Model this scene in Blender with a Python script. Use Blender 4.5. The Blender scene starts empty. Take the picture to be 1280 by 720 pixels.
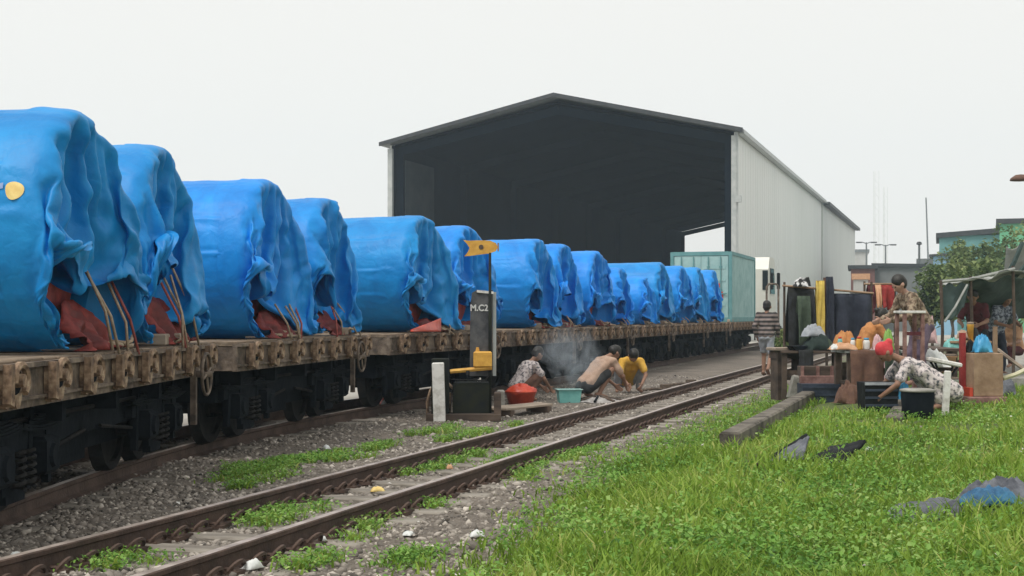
import bpy, bmesh, math, random
import numpy as np
from mathutils import Vector, Matrix, noise as mnoise

random.seed(7)
rng = np.random.default_rng(11)
SC = bpy.context.scene
COL = SC.collection
R = math.radians

# ------------------------------------------------------------------ camera, sky, sun, exposure
CAMZ = 1.5
F = 1750.0            # focal length in photo pixels (1280 wide)
HOR = 393.0           # horizon row of the photograph
cam = bpy.data.cameras.new("camera")
cam.sensor_width = 36.0
cam.lens = 36.0 * F / 1280.0
cam.shift_y = (HOR - 360.0) / 1280.0
cam.clip_start = 0.1
cam.clip_end = 3000
co = bpy.data.objects.new("camera", cam)
co.location = (0, 0, CAMZ)
co.rotation_euler = (R(90), 0, 0)
COL.objects.link(co)
SC.camera = co

SUN_EL, SUN_AZ = 60.0, 222.0     # azimuth measured clockwise from +Y (the view direction)
w = bpy.data.worlds.new("World")
SC.world = w
w.use_nodes = True
nt = w.node_tree
nt.nodes.clear()
out = nt.nodes.new("ShaderNodeOutputWorld")
bg = nt.nodes.new("ShaderNodeBackground")
sky = nt.nodes.new("ShaderNodeTexSky")
sky.sky_type = 'NISHITA'
sky.sun_disc = False
sky.sun_elevation = R(SUN_EL)
sky.sun_rotation = R(SUN_AZ)
sky.dust_density = 4.0
hs = nt.nodes.new("ShaderNodeHueSaturation")
hs.inputs['Saturation'].default_value = 0.15
cl = nt.nodes.new("ShaderNodeMix")
cl.data_type = 'RGBA'
cl.inputs[0].default_value = 0.88
cl.inputs[7].default_value = (7.6, 7.5, 7.15, 1)     # the even cloud cover (times 0.1 below)
nt.links.new(sky.outputs[0], hs.inputs['Color'])
nt.links.new(hs.outputs[0], cl.inputs[6])
nt.links.new(cl.outputs[2], bg.inputs['Color'])
bg.inputs['Strength'].default_value = 0.1
nt.links.new(bg.outputs[0], out.inputs['Surface'])

sd = bpy.data.lights.new("sun", 'SUN')
sd.energy = 1.5
sd.angle = R(20)
sd.color = (1.0, 0.96, 0.9)
so = bpy.data.objects.new("sun", sd)
_el, _az = R(SUN_EL), R(SUN_AZ)
_d = Vector((math.sin(_az) * math.cos(_el), math.cos(_az) * math.cos(_el), math.sin(_el)))
so.rotation_euler = _d.to_track_quat('Z', 'Y').to_euler()
COL.objects.link(so)
SC.view_settings.view_transform = 'Standard'
SC.view_settings.look = 'None'
SC.view_settings.exposure = 0.42
SC.view_settings.gamma = 1.0
SC.render.engine = 'CYCLES'
SC.cycles.volume_bounces = 1
SC.cycles.max_bounces = 8

# ------------------------------------------------------------------ coordinates
TH = R(17.7)
CT, ST = math.cos(TH), math.sin(TH)


def tr(off, s, z=0.0):
    """point given by offset right of the line through the camera along the tracks, distance along it, height"""
    return Vector((off * CT + s * ST, -off * ST + s * CT, z))


def at(px, py, Y):
    """point seen at pixel px, py of the photograph at depth Y"""
    return Vector(((px - 640) / F * Y, Y, CAMZ - (py - HOR) / F * Y))


def sstep(a, b, x):
    t = np.clip((x - a) / (b - a), 0, 1)
    return t * t * (3 - 2 * t)


def offs(x, y):
    return x * CT - y * ST, x * ST + y * CT


def wob(x, y):
    return (np.sin(1.7 * x + 2.3 * y) + np.sin(-2.9 * x + 1.1 * y + 1.3) + np.sin(4.1 * x + 3.7 * y + 2.0) * .6 + np.sin(7.3 * x - 6.1 * y) * .35) / 2.95


def terrain(x, y):
    o, s = offs(x, y)
    z = 0.02 * wob(x, y)
    z = z + 0.10 * sstep(-3.5, -1.8, o) + 0.05 * wob(x * .6, y * .6) * sstep(-3.4, -2, o)
    z = z + 0.13 * sstep(12, 18, s) * sstep(-2.6, -1.0, o)
    return z


def tz(x, y):
    return float(terrain(np.float64(x), np.float64(y)))


def gedge(s):                    # left edge of the grass
    return -2.45 - 0.95 * sstep(6.5, 14.5, s)


# ------------------------------------------------------------------ materials
def new_mat(name):
    m = bpy.data.materials.new(name)
    m.use_nodes = True
    n = m.node_tree
    b = n.nodes['Principled BSDF']
    return m, n, b


def lin(c):
    return tuple(((x / 255) / 12.92 if x / 255 <= .04045 else ((x / 255 + .055) / 1.055) ** 2.4) for x in c)




def mat(name, c1, c2=None, rough=.7, scale=8.0, bump=0.0, bscale=None, metal=0.0, detail=5.0, c3=None, stretch=None, thr=(.35, .65), spec=.5):
    m, n, b = new_mat(name)
    L = n.links.new
    b.inputs['Roughness'].default_value = rough
    b.inputs['Metallic'].default_value = metal
    b.inputs['Specular IOR Level'].default_value = spec
    tc = n.nodes.new('ShaderNodeTexCoord')
    src = tc.outputs['Object']
    if stretch:
        mp = n.nodes.new('ShaderNodeMapping')
        mp.inputs['Scale'].default_value = stretch
        L(src, mp.inputs['Vector'])
        src = mp.outputs[0]
    nz = n.nodes.new('ShaderNodeTexNoise')
    nz.inputs['Scale'].default_value = scale
    nz.inputs['Detail'].default_value = detail
    nz.inputs['Roughness'].default_value = .62
    L(src, nz.inputs['Vector'])
    rp = n.nodes.new('ShaderNodeValToRGB')
    rp.color_ramp.elements[0].position = thr[0]
    rp.color_ramp.elements[1].position = thr[1]
    rp.color_ramp.elements[0].color = (*c1, 1)
    rp.color_ramp.elements[1].color = (*(c2 or c1), 1)
    if c3:
        e = rp.color_ramp.elements.new((thr[0] + thr[1]) / 2)
        e.color = (*c3, 1)
    L(nz.outputs['Fac'], rp.inputs[0])
    L(rp.outputs[0], b.inputs['Base Color'])
    if bump:
        n2 = n.nodes.new('ShaderNodeTexNoise')
        n2.inputs['Scale'].default_value = bscale or scale * 3
        n2.inputs['Detail'].default_value = 6
        L(src, n2.inputs['Vector'])
        bp = n.nodes.new('ShaderNodeBump')
        bp.inputs['Strength'].default_value = bump
        bp.inputs['Distance'].default_value = .02
        L(n2.outputs['Fac'], bp.inputs['Height'])
        L(bp.outputs[0], b.inputs['Normal'])
    return m


def tint_mat(name, ca, cb, cc, rough=.6, trans=0.0, nscale=0.0):
    """colour ramp over the per-leaf / per-stone value 'tint'"""
    m, n, b = new_mat(name)
    L = n.links.new
    a = n.nodes.new('ShaderNodeAttribute')
    a.attribute_name = 'tint'
    rp = n.nodes.new('ShaderNodeValToRGB')
    rp.color_ramp.elements[0].color = (*ca, 1)
    rp.color_ramp.elements[1].color = (*cc, 1)
    e = rp.color_ramp.elements.new(.5)
    e.color = (*cb, 1)
    L(a.outputs['Fac'], rp.inputs[0])
    L(rp.outputs[0], b.inputs['Base Color'])
    b.inputs['Roughness'].default_value = rough
    b.inputs['Specular IOR Level'].default_value = .3
    if nscale:
        tc = n.nodes.new('ShaderNodeTexCoord')
        nz = n.nodes.new('ShaderNodeTexNoise')
        nz.inputs['Scale'].default_value = nscale
        L(tc.outputs['Object'], nz.inputs['Vector'])
        bp = n.nodes.new('ShaderNodeBump')
        bp.inputs['Strength'].default_value = .4
        bp.inputs['Distance'].default_value = .01
        L(nz.outputs['Fac'], bp.inputs['Height'])
        L(bp.outputs[0], b.inputs['Normal'])
    if trans:
        tb = n.nodes.new('ShaderNodeBsdfTranslucent')
        L(rp.outputs[0], tb.inputs['Color'])
        mx = n.nodes.new('ShaderNodeMixShader')
        mx.inputs[0].default_value = trans
        L(b.outputs[0], mx.inputs[1])
        L(tb.outputs[0], mx.inputs[2])
        L(mx.outputs[0], n.nodes['Material Output'].inputs['Surface'])
    return m


def tarp_mat(name, c, c2):
    m, n, b = new_mat(name)
    L = n.links.new
    tc = n.nodes.new('ShaderNodeTexCoord')
    oi = n.nodes.new('ShaderNodeObjectInfo')
    ad = n.nodes.new('ShaderNodeVectorMath')
    L(tc.outputs['Object'], ad.inputs[0])
    ml = n.nodes.new('ShaderNodeMath')
    ml.operation = 'MULTIPLY'
    ml.inputs[1].default_value = 37.0
    L(oi.outputs['Random'], ml.inputs[0])
    L(ml.outputs[0], ad.inputs[1])
    nz = n.nodes.new('ShaderNodeTexNoise')
    nz.inputs['Scale'].default_value = 1.6
    nz.inputs['Detail'].default_value = 7
    nz.inputs['Roughness'].default_value = .65
    nz.inputs['Distortion'].default_value = 1.0
    L(ad.outputs[0], nz.inputs['Vector'])
    rp = n.nodes.new('ShaderNodeValToRGB')
    rp.color_ramp.elements[0].position = .3
    rp.color_ramp.elements[1].position = .72
    rp.color_ramp.elements[0].color = (*c, 1)
    rp.color_ramp.elements[1].color = (*c2, 1)
    L(nz.outputs['Fac'], rp.inputs[0])
    # each tarp a little different in tone
    hv = n.nodes.new('ShaderNodeHueSaturation')
    mr = n.nodes.new('ShaderNodeMapRange')
    mr.inputs[3].default_value = .82
    mr.inputs[4].default_value = 1.12
    L(oi.outputs['Random'], mr.inputs[0])
    L(mr.outputs[0], hv.inputs['Value'])
    mr2 = n.nodes.new('ShaderNodeMapRange')
    mr2.inputs[3].default_value = .480
    mr2.inputs[4].default_value = .497
    L(oi.outputs['Random'], mr2.inputs[0])
    L(mr2.outputs[0], hv.inputs['Hue'])
    L(rp.outputs[0], hv.inputs['Color'])
    L(hv.outputs[0], b.inputs['Base Color'])
    b.inputs['Roughness'].default_value = .48
    b.inputs['Specular IOR Level'].default_value = .32
    # crease relief
    wv = n.nodes.new('ShaderNodeTexVoronoi')
    wv.feature = 'DISTANCE_TO_EDGE'
    wv.inputs['Scale'].default_value = 3.2
    nd = n.nodes.new('ShaderNodeTexNoise')
    nd.inputs['Scale'].default_value = 2.5
    nd.inputs['Detail'].default_value = 4
    L(ad.outputs[0], nd.inputs['Vector'])
    mxv = n.nodes.new('ShaderNodeMix')
    mxv.data_type = 'VECTOR'
    mxv.inputs[0].default_value = .35
    L(ad.outputs[0], mxv.inputs[4])
    L(nd.outputs['Color'], mxv.inputs[5])
    L(mxv.outputs[1], wv.inputs['Vector'])
    n3 = n.nodes.new('ShaderNodeTexNoise')
    n3.inputs['Scale'].default_value = 9
    n3.inputs['Detail'].default_value = 6
    n3.inputs['Distortion'].default_value = .6
    L(ad.outputs[0], n3.inputs['Vector'])
    sm = n.nodes.new('ShaderNodeMath')
    sm.operation = 'MINIMUM'
    sm.inputs[1].default_value = .06
    L(wv.outputs['Distance'], sm.inputs[0])
    m2 = n.nodes.new('ShaderNodeMath')
    m2.operation = 'MULTIPLY'
    m2.inputs[1].default_value = 2.4
    L(sm.outputs[0], m2.inputs[0])
    a2 = n.nodes.new('ShaderNodeMath')
    a2.operation = 'ADD'
    L(m2.outputs[0], a2.inputs[0])
    L(n3.outputs['Fac'], a2.inputs[1])
    bp = n.nodes.new('ShaderNodeBump')
    bp.inputs['Strength'].default_value = .28
    bp.inputs['Distance'].default_value = .03
    L(a2.outputs[0], bp.inputs['Height'])
    L(bp.outputs[0], b.inputs['Normal'])
    return m


def stripe_mat(name, ca, cb, scale, axis='Z', soft=.1, rough=.85, noise=.0):
    m, n, b = new_mat(name)
    L = n.links.new
    tc = n.nodes.new('ShaderNodeTexCoord')
    wv = n.nodes.new('ShaderNodeTexWave')
    wv.bands_direction = axis
    wv.inputs['Scale'].default_value = scale
    wv.inputs['Distortion'].default_value = noise
    wv.inputs['Detail'].default_value = 1
    L(tc.outputs['Object'], wv.inputs['Vector'])
    rp = n.nodes.new('ShaderNodeValToRGB')
    rp.color_ramp.elements[0].position = .5 - soft
    rp.color_ramp.elements[1].position = .5 + soft
    rp.color_ramp.elements[0].color = (*ca, 1)
    rp.color_ramp.elements[1].color = (*cb, 1)
    L(wv.outputs['Color'], rp.inputs[0])
    L(rp.outputs[0], b.inputs['Base Color'])
    b.inputs['Roughness'].default_value = rough
    return m


M = {}
M['tarp'] = tarp_mat('blue_tarpaulin', (.003, .150, .58), (.010, .265, .82))
M['rust'] = mat('rusty_steel', (.055, .042, .033), (.24, .19, .145), .85, 6, .5, 25, c3=(.135, .10, .075))
M['rustpale'] = mat('dusty_rust', (.10, .062, .04), (.45, .34, .235), .85, 11, .4, 30, c3=(.25, .165, .105))
M['railside'] = mat('rail_rust', (.045, .026, .018), (.10, .062, .046), .8, 5, .3, 40)
M['railtop'] = mat('rail_head', (.30, .245, .21), (.54, .46, .41), .4, 7, .1, 40, metal=.2)
M['underframe'] = mat('grimy_black_steel', (.004, .0065, .010), (.012, .016, .021), .9, 4, .3, 20, spec=.12)
M['wheel'] = mat('wheel_steel', (.008, .009, .011), (.026, .024, .023), .85, 7, .2, 30, spec=.15)
M['deckwood'] = mat('deck_planks', (.13, .09, .06), (.30, .23, .16), .9, 6, .5, 30, stretch=(1, .3, 1))
M['red'] = mat('dark_red_wrap', (.11, .013, .012), (.33, .045, .034), .65, 5, .5, 14, c3=(.2, .024, .02))
M['rope'] = mat('hemp_rope', (.30, .22, .15), (.48, .38, .28), .95, 20, .3, 90)
M['ropered'] = mat('red_rope', (.30, .06, .05), (.42, .12, .10), .9, 20, .2, 90)
M['yellow'] = mat('yellow_paint', (.55, .27, .035), (.74, .42, .07), .6, 9, .15, 30)
M['yellowprint'] = mat('yellow_print', (.75, .52, .16), (.85, .66, .25), .5, 14)
M['paleprint'] = mat('pale_print', (.20, .34, .66), (.34, .44, .68), .5, 14)
M['black'] = mat('black_paint', (.006, .008, .010), (.016, .019, .008), .7, 6, .1, 30, spec=.25)
M['darkgrey'] = mat('dusty_dark_grey_paint', (.05, .052, .058), (.125, .125, .128), .8, 5, .25, 22, spec=.2)
M['white'] = mat('white_paint', (.34, .32, .27), (.74, .73, .69), .65, 7, .2, 30, thr=(.25, .55))
M['lettering'] = mat('worn_white_letter', (.20, .20, .205), (.62, .62, .60), .7, 30, .0, 30, thr=(.3, .5))
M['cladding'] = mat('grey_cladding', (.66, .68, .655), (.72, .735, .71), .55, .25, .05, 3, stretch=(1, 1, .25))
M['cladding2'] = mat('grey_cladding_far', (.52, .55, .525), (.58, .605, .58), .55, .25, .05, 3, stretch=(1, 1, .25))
M['lining'] = mat('dark_lining', (.004, .009, .016), (.007, .013, .021), .95, .6, .05, 4, spec=.0)  # near-black blue puts the interior's shade into the colour
M['liningpale'] = mat('grey_lining', (.03, .04, .045), (.06, .07, .075), .9, .6, .05, 4, spec=.1)  # lighter grey puts daylight from the front opening into the colour
M['trim'] = mat('grey_trim', (.13, .145, .15), (.19, .205, .205), .6, 3)
M['trimdark'] = mat('dark_trim', (.03, .035, .04), (.05, .055, .06), .6, 3)
M['palepost'] = mat('pale_steel', (.36, .39, .385), (.48, .50, .49), .5, 3)
M['teal'] = mat('teal_container', (.25, .43, .43), (.37, .55, .545), .6, 2.2, .1, 12)
M['tealdark'] = mat('teal_container_frame', (.09, .25, .26), (.14, .32, .33), .6, 3, .1, 12)
M['steel'] = mat('bare_steel', (.012, .012, .013), (.035, .034, .033), .85, 8, .1, 30, spec=.15)
M['cabwhite'] = mat('cab_white', (.66, .65, .58), (.74, .73, .67), .4, 2)
M['glass'] = mat('dark_glass', (.012, .015, .018), (.02, .023, .027), .08, 2)
M['rubber'] = mat('rubber', (.012, .012, .008), (.028, .027, .025), .9, 8)
M['concrete'] = mat('concrete', (.20, .19, .165), (.37, .355, .32), .9, 5, .5, 30)
M['oldconcrete'] = mat('old_concrete', (.045, .038, .03), (.21, .185, .15), .95, 3, 1.0, 14)
M['sleeper'] = mat('weathered_sleeper', (.14, .12, .10), (.30, .27, .23), .95, 5, .6, 30, stretch=(.35, 1, 1))
M['wood'] = mat('old_wood', (.04, .028, .022), (.13, .092, .068), .9, 4, .4, 22, stretch=(.3, 1, 1))
M['woodpale'] = mat('pale_wood', (.17, .13, .10), (.38, .31, .24), .9, 4, .3, 22, stretch=(.3, 1, 1))
M['woodtan'] = mat('tan_board', (.24, .15, .09), (.38, .26, .17), .9, 4, .3, 22)
M['woodpink'] = mat('faded_red_plank', (.13, .06, .05), (.34, .20, .17), .9, 6, .3, 22)
M['bamboo'] = mat('pale_bamboo', (.46, .43, .27), (.62, .59, .41), .7, 6, .1, 30)
M['plastic_red'] = mat('red_plastic', (.50, .045, .02), (.66, .085, .035), .4, 5, .3, 9)
M['plastic_teal'] = mat('teal_plastic', (.12, .38, .36), (.2, .5, .46), .4, 5)
M['plastic_white'] = mat('white_plastic', (.62, .64, .62), (.78, .79, .77), .5, 7, .4, 20)
M['plastic_black'] = mat('black_plastic', (.005, .006, .007), (.02, .022, .024), .75, 5, .5, 14, spec=.2)
M['plastic_navy'] = mat('navy_plastic', (.018, .028, .05), (.04, .055, .085), .5, 5, .3, 14)
M['plastic_blue'] = mat('blue_plastic', (.03, .26, .50), (.08, .40, .66), .4, 6, .4, 14)
M['greytarp'] = mat('grey_tarp', (.055, .06, .075), (.17, .18, .205), .75, 6, .9, 22)
M['bluetarp'] = mat('faded_blue_tarp', (.012, .075, .17), (.045, .19, .34), .6, 6, .9, 20)
M['greentarp'] = mat('dark_green_tarp', (.022, .045, .042), (.05, .085, .078), .7, 3, .5, 10)
M['greytarp2'] = mat('pale_grey_tarp', (.24, .25, .235), (.38, .39, .365), .7, 4, .5, 12)
M['skin'] = mat('skin', (.24, .125, .08), (.31, .17, .11), .6, 8)
M['skinpale'] = mat('skin_light', (.38, .215, .155), (.45, .27, .20), .6, 8)
M['hair'] = mat('black_hair', (.006, .005, .005), (.016, .013, .008), .5, 30, .3, 80, stretch=(1, 1, .3))
M['eye'] = mat('eye', (.01, .008, .006), (.01, .008, .006), .2)


def cloth(name, c1, c2=None, sc=9):
    M[name] = mat(name, c1, c2 or c1, .9, sc, .35, 30)


cloth('cl_yellow', (.60, .33, .04), (.72, .44, .08))
cloth('cl_tan', (.36, .235, .165), (.46, .32, .24))
cloth('cl_grey', (.26, .28, .31), (.40, .42, .45))
cloth('cl_black', (.009, .010, .008), (.024, .026, .030))
cloth('cl_darkgreen', (.007, .018, .016), (.02, .036, .03))
cloth('cl_olive', (.035, .055, .035), (.06, .085, .055))
cloth('cl_navy', (.014, .018, .032), (.028, .034, .052))
cloth('cl_mustard', (.55, .39, .07), (.68, .52, .13))
cloth('cl_orange', (.40, .16, .05), (.52, .24, .085))
cloth('cl_maroon', (.06, .012, .016), (.11, .02, .025))
cloth('cl_crimson', (.24, .02, .02), (.33, .04, .035))
cloth('cl_red', (.50, .035, .045), (.62, .07, .075))
cloth('cl_salmon', (.52, .28, .16), (.62, .37, .22))
cloth('cl_purple', (.12, .085, .13), (.20, .15, .20))
cloth('cl_blue', (.16, .22, .34), (.22, .29, .42))
cloth('cl_pink', (.55, .34, .35), (.68, .47, .47))
cloth('cl_green', (.18, .36, .07), (.27, .46, .12))
cloth('cl_brown', (.10, .05, .035), (.16, .085, .055))
M['cl_floral'] = mat('floral_print', (.10, .11, .12), (.62, .56, .54), .9, 22, .2, 30, c3=(.42, .36, .36), thr=(.38, .55), detail=2)
M['cl_leafprint'] = mat('brown_leaf_print', (.10, .07, .045), (.34, .27, .19), .9, 20, .2, 30, c3=(.22, .15, .10), thr=(.4, .58), detail=2)
M['cl_batik'] = mat('grey_blue_print', (.05, .06, .09), (.30, .33, .38), .9, 18, .2, 30, thr=(.42, .58), detail=2)
M['cl_stripe'] = stripe_mat('striped_knit', (.035, .03, .03), (.24, .195, .18), 3.3, 'Z', .12)
M['stone'] = tint_mat('ballast_stone', (.046, .041, .036), (.25, .22, .19), (.62, .56, .49), .9, nscale=60)
M['grass'] = tint_mat('grass_blade', (.10, .165, .02), (.26, .41, .05), (.50, .52, .16), .6, .35)
M['weed'] = tint_mat('weed_leaf', (.05, .14, .025), (.19, .38, .06), (.43, .55, .19), .6, .3)
M['leaf'] = tint_mat('tree_leaf', (.035, .07, .028), (.13, .19, .065), (.32, .37, .15), .7, .25)
M['bark'] = mat('bark', (.07, .055, .04), (.15, .12, .09), .95, 8, .5, 30)

# ------------------------------------------------------------------ mesh helpers


class MB:
    def __init__(self):
        self.v, self.f, self.mi = [], [], []

    def add(self, vs, fs, m=0):
        k = len(self.v)
        self.v.extend([tuple(p) for p in vs])
        self.f.extend([tuple(i + k for i in f) for f in fs])
        self.mi.extend([m] * len(fs))
        return self

    def box(self, c, s, m=0, rot=None, taper=1.0, bev=0.0):
        hx, hy, hz = s[0] / 2, s[1] / 2, s[2] / 2
        if bev:
            b = bev
            vs = []
            for z, k in ((-hz, b), (-hz + b, 0), (hz - b, 0), (hz, b)):
                x, y = hx - k, hy - k
                vs += [(-x + b * (k == 0) * 0, -y, z), (x, -y, z), (x, y, z), (-x, y, z)]
            fs = [(3, 2, 1, 0), (12, 13, 14, 15)]
            for r in range(3):
                for i in range(4):
                    j = (i + 1) % 4
                    fs.append((r * 4 + i, r * 4 + j, r * 4 + 4 + j, r * 4 + 4 + i))
        else:
            t = taper
            vs = [(-hx, -hy, -hz), (hx, -hy, -hz), (hx, hy, -hz), (-hx, hy, -hz), (-hx * t, -hy * t, hz), (hx * t, -hy * t, hz), (hx * t, hy * t, hz), (-hx * t, hy * t, hz)]
            fs = [(3, 2, 1, 0), (4, 5, 6, 7), (0, 1, 5, 4), (1, 2, 6, 5), (2, 3, 7, 6), (3, 0, 4, 7)]
        if rot is not None:
            mt = rot if isinstance(rot, Matrix) else Matrix.Rotation(rot, 3, 'Z')
            vs = [mt @ Vector(p) for p in vs]
        c = Vector(c)
        return self.add([Vector(p) + c for p in vs], fs, m)

    def tube(self, pts, r, n=6, m=0, closed=False):
        pts = [Vector(p) for p in pts]
        N = len(pts)
        rs = r if isinstance(r, (list, tuple)) else [r] * N
        vs, fs = [], []
        up = None
        for i, p in enumerate(pts):
            if closed:
                t = (pts[(i + 1) % N] - pts[i - 1])
            else:
                t = pts[min(i + 1, N - 1)] - pts[max(i - 1, 0)]
            t = t.normalized() if t.length > 1e-9 else Vector((0, 0, 1))
            if up is None:
                up = Vector((0, 0, 1)) if abs(t.z) < .9 else Vector((1, 0, 0))
            a = t.cross(up)
            if a.length < 1e-6:
                a = t.orthogonal()
            a.normalize()
            b = a.cross(t).normalized()
            up = b
            for k in range(n):
                q = 2 * math.pi * k / n
                vs.append(p + (a * math.cos(q) + b * math.sin(q)) * rs[i])
        for i in range(N if closed else N - 1):
            j = (i + 1) % N
            for k in range(n):
                l = (k + 1) % n
                fs.append((i * n + k, i * n + l, j * n + l, j * n + k))
        if not closed:
            fs.append(tuple(range(n - 1, -1, -1)))
            fs.append(tuple((N - 1) * n + k for k in range(n)))
        return self.add(vs, fs, m)

    def cyl(self, p0, p1, r0, r1=None, n=12, m=0):
        return self.tube([p0, p1], [r0, r0 if r1 is None else r1], n, m)

    def ring(self, c, axis, rad, r, n=20, k=6, m=0):
        axis = Vector(axis).normalized()
        a = axis.orthogonal().normalized()
        b = axis.cross(a)
        return self.tube([Vector(c) + (a * math.cos(2 * math.pi * i / n) + b * math.sin(2 * math.pi * i / n)) * rad for i in range(n)], r, k, m, True)

    def lathe(self, prof, n=16, m=0, c=(0, 0, 0)):
        vs, fs = [], []
        for (r, z) in prof:
            for k in range(n):
                a = 2 * math.pi * k / n
                vs.append((c[0] + r * math.cos(a), c[1] + r * math.sin(a), c[2] + z))
        for i in range(len(prof) - 1):
            for k in range(n):
                l = (k + 1) % n
                fs.append((i * n + k, i * n + l, i * n + n + l, i * n + n + k))
        return self.add(vs, fs, m)

    def prism(self, poly, d0, d1, plane='xz', m=0):
        """outline poly in a plane, thickness from d0 to d1 along the third axis"""
        n = len(poly)

        def P(p, d):
            return (p[0], d, p[1]) if plane == 'xz' else ((d, p[0], p[1]) if plane == 'yz' else (p[0], p[1], d))
        vs = [P(p, d0) for p in poly] + [P(p, d1) for p in poly]
        fs = [tuple(range(n - 1, -1, -1)), tuple(range(n, 2 * n))]
        for i in range(n):
            j = (i + 1) % n
            fs.append((i, j, n + j, n + i))
        return self.add(vs, fs, m)

    def grid(self, P, m=0):
        """P[i][j] of points"""
        ni, nj = len(P), len(P[0])
        vs = [p for row in P for p in row]
        fs = [(i * nj + j, i * nj + j + 1, (i + 1) * nj + j + 1, (i + 1) * nj + j) for i in range(ni - 1) for j in range(nj - 1)]
        return self.add(vs, fs, m)

    def mesh(self, name, mats, smooth=False):
        me = bpy.data.meshes.new(name)
        me.from_pydata(self.v, [], self.f)
        for mm in (mats if isinstance(mats, (list, tuple)) else [mats]):
            me.materials.append(mm)
        me.polygons.foreach_set('material_index', self.mi)
        if smooth:
            me.polygons.foreach_set('use_smooth', [True] * len(self.f))
        me.update()
        bm = bmesh.new()
        bm.from_mesh(me)
        bmesh.ops.recalc_face_normals(bm, faces=bm.faces)
        bm.to_mesh(me)
        bm.free()
        return me

    def obj(self, name, mats, parent=None, smooth=False, loc=(0, 0, 0), rz=0.0, solid=0.0):
        o = bpy.data.objects.new(name, self.mesh(name, mats, smooth))
        COL.objects.link(o)
        o.location = loc
        o.rotation_euler = (0, 0, rz)
        o.parent = parent
        if solid:
            md = o.modifiers.new('thickness', 'SOLIDIFY')
            md.thickness = solid
            md.offset = 0
        return o


def link_mesh(name, me, parent=None, loc=(0, 0, 0), rot=(0, 0, 0)):
    o = bpy.data.objects.new(name, me)
    COL.objects.link(o)
    o.location = loc
    o.rotation_euler = rot
    o.parent = parent
    return o


def tag(o, label=None, cat=None, group=None, kind=None):
    if label:
        o['label'] = label
    if cat:
        o['category'] = cat
    if group:
        o['group'] = group
    if kind:
        o['kind'] = kind
    return o


def thing(name, label, cat, loc=(0, 0, 0), rz=0.0, group=None):
    o = bpy.data.objects.new(name, None)
    o.empty_display_size = .2
    COL.objects.link(o)
    o.location = loc
    o.rotation_euler = (0, 0, rz)
    return tag(o, label, cat, group)


def np_mesh(name, V, Fc, nper, mats, tint=None, smooth=False):
    """V (n,3); Fc (m,nper) int array"""
    me = bpy.data.meshes.new(name)
    me.vertices.add(len(V))
    me.vertices.foreach_set('co', np.asarray(V, np.float32).ravel())
    m = len(Fc)
    me.loops.add(m * nper)
    me.loops.foreach_set('vertex_index', np.asarray(Fc, np.int32).ravel())
    me.polygons.add(m)
    me.polygons.foreach_set('loop_start', np.arange(0, m * nper, nper, dtype=np.int32))
    me.polygons.foreach_set('loop_total', np.full(m, nper, np.int32))
    if tint is not None:
        a = me.attributes.new('tint', 'FLOAT', 'POINT')
        a.data.foreach_set('value', np.asarray(tint, np.float32))
    me.update(calc_edges=True)
    me.materials.append(mats)
    if smooth:
        me.polygons.foreach_set('use_smooth', np.ones(m, bool))
    o = bpy.data.objects.new(name, me)
    COL.objects.link(o)
    return o


# ------------------------------------------------------------------ ground
def graded(a, b, lo, hi, fine):
    mid = list(np.arange(a, b + 1e-6, fine))
    left, x, st = [], a, fine
    while x > lo:
        st *= 1.35
        x -= st
        left.append(max(x, lo))
    right, x, st = [], b, fine
    while x < hi:
        st *= 1.35
        x += st
        right.append(min(x, hi))
    return np.array(left[::-1] + mid + right)


GX = graded(-9, 13, -420, 420, .2)
GY = graded(4, 32, -30, 420, .2)
gx, gy = np.meshgrid(GX, GY, indexing='ij')
gz = terrain(gx, gy)
go, gs = offs(gx, gy)
gz = np.where(go < -10.2, .03, gz)
ni, nj = gx.shape
V = np.stack([gx.ravel(), gy.ravel(), gz.ravel()], 1)
idx = np.arange(ni * nj).reshape(ni, nj)
Fc = np.stack([idx[:-1, :-1].ravel(), idx[1:, :-1].ravel(), idx[1:, 1:].ravel(), idx[:-1, 1:].ravel()], 1)
# tint: 0 = ballast / earth, 1 = soil under the grass
gw = sstep(-.25, .35, go - gedge(gs) + .25 * wob(gx, gy)) * (1 - sstep(40, 60, gs))
pale = sstep(-9.6, -10.6, go)
ground = np_mesh('ground', V, Fc, 4, None or M['concrete'], gw.ravel(), True)
a = ground.data.attributes.new('pale', 'FLOAT', 'POINT')
a.data.foreach_set('value', np.maximum(pale, sstep(55, 70, gs)).astype(np.float32).ravel())
m, n, b = new_mat('ground_earth')
L = n.links.new
tc = n.nodes.new('ShaderNodeTexCoord')
n1 = n.nodes.new('ShaderNodeTexNoise')
n1.inputs['Scale'].default_value = 1.1
n1.inputs['Detail'].default_value = 9
n1.inputs['Roughness'].default_value = .7
L(tc.outputs['Object'], n1.inputs['Vector'])
n2 = n.nodes.new('ShaderNodeTexNoise')
n2.inputs['Scale'].default_value = 28
n2.inputs['Detail'].default_value = 5
n2.inputs['Roughness'].default_value = .7
L(tc.outputs['Object'], n2.inputs['Vector'])
r1 = n.nodes.new('ShaderNodeValToRGB')
r1.color_ramp.elements[0].position, r1.color_ramp.elements[1].position = .36, .64
r1.color_ramp.elements[0].color = (.08, .066, .053, 1)
r1.color_ramp.elements[1].color = (.26, .22, .18, 1)
mixf = n.nodes.new('ShaderNodeMath')
mixf.operation = 'MULTIPLY_ADD'
mixf.inputs[1].default_value = .5
L(n1.outputs['Fac'], mixf.inputs[0])
hm = n.nodes.new('ShaderNodeMath')
hm.operation = 'MULTIPLY'
hm.inputs[1].default_value = .5
L(n2.outputs['Fac'], hm.inputs[0])
L(hm.outputs[0], mixf.inputs[2])
L(mixf.outputs[0], r1.inputs[0])
r2 = n.nodes.new('ShaderNodeValToRGB')
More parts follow.
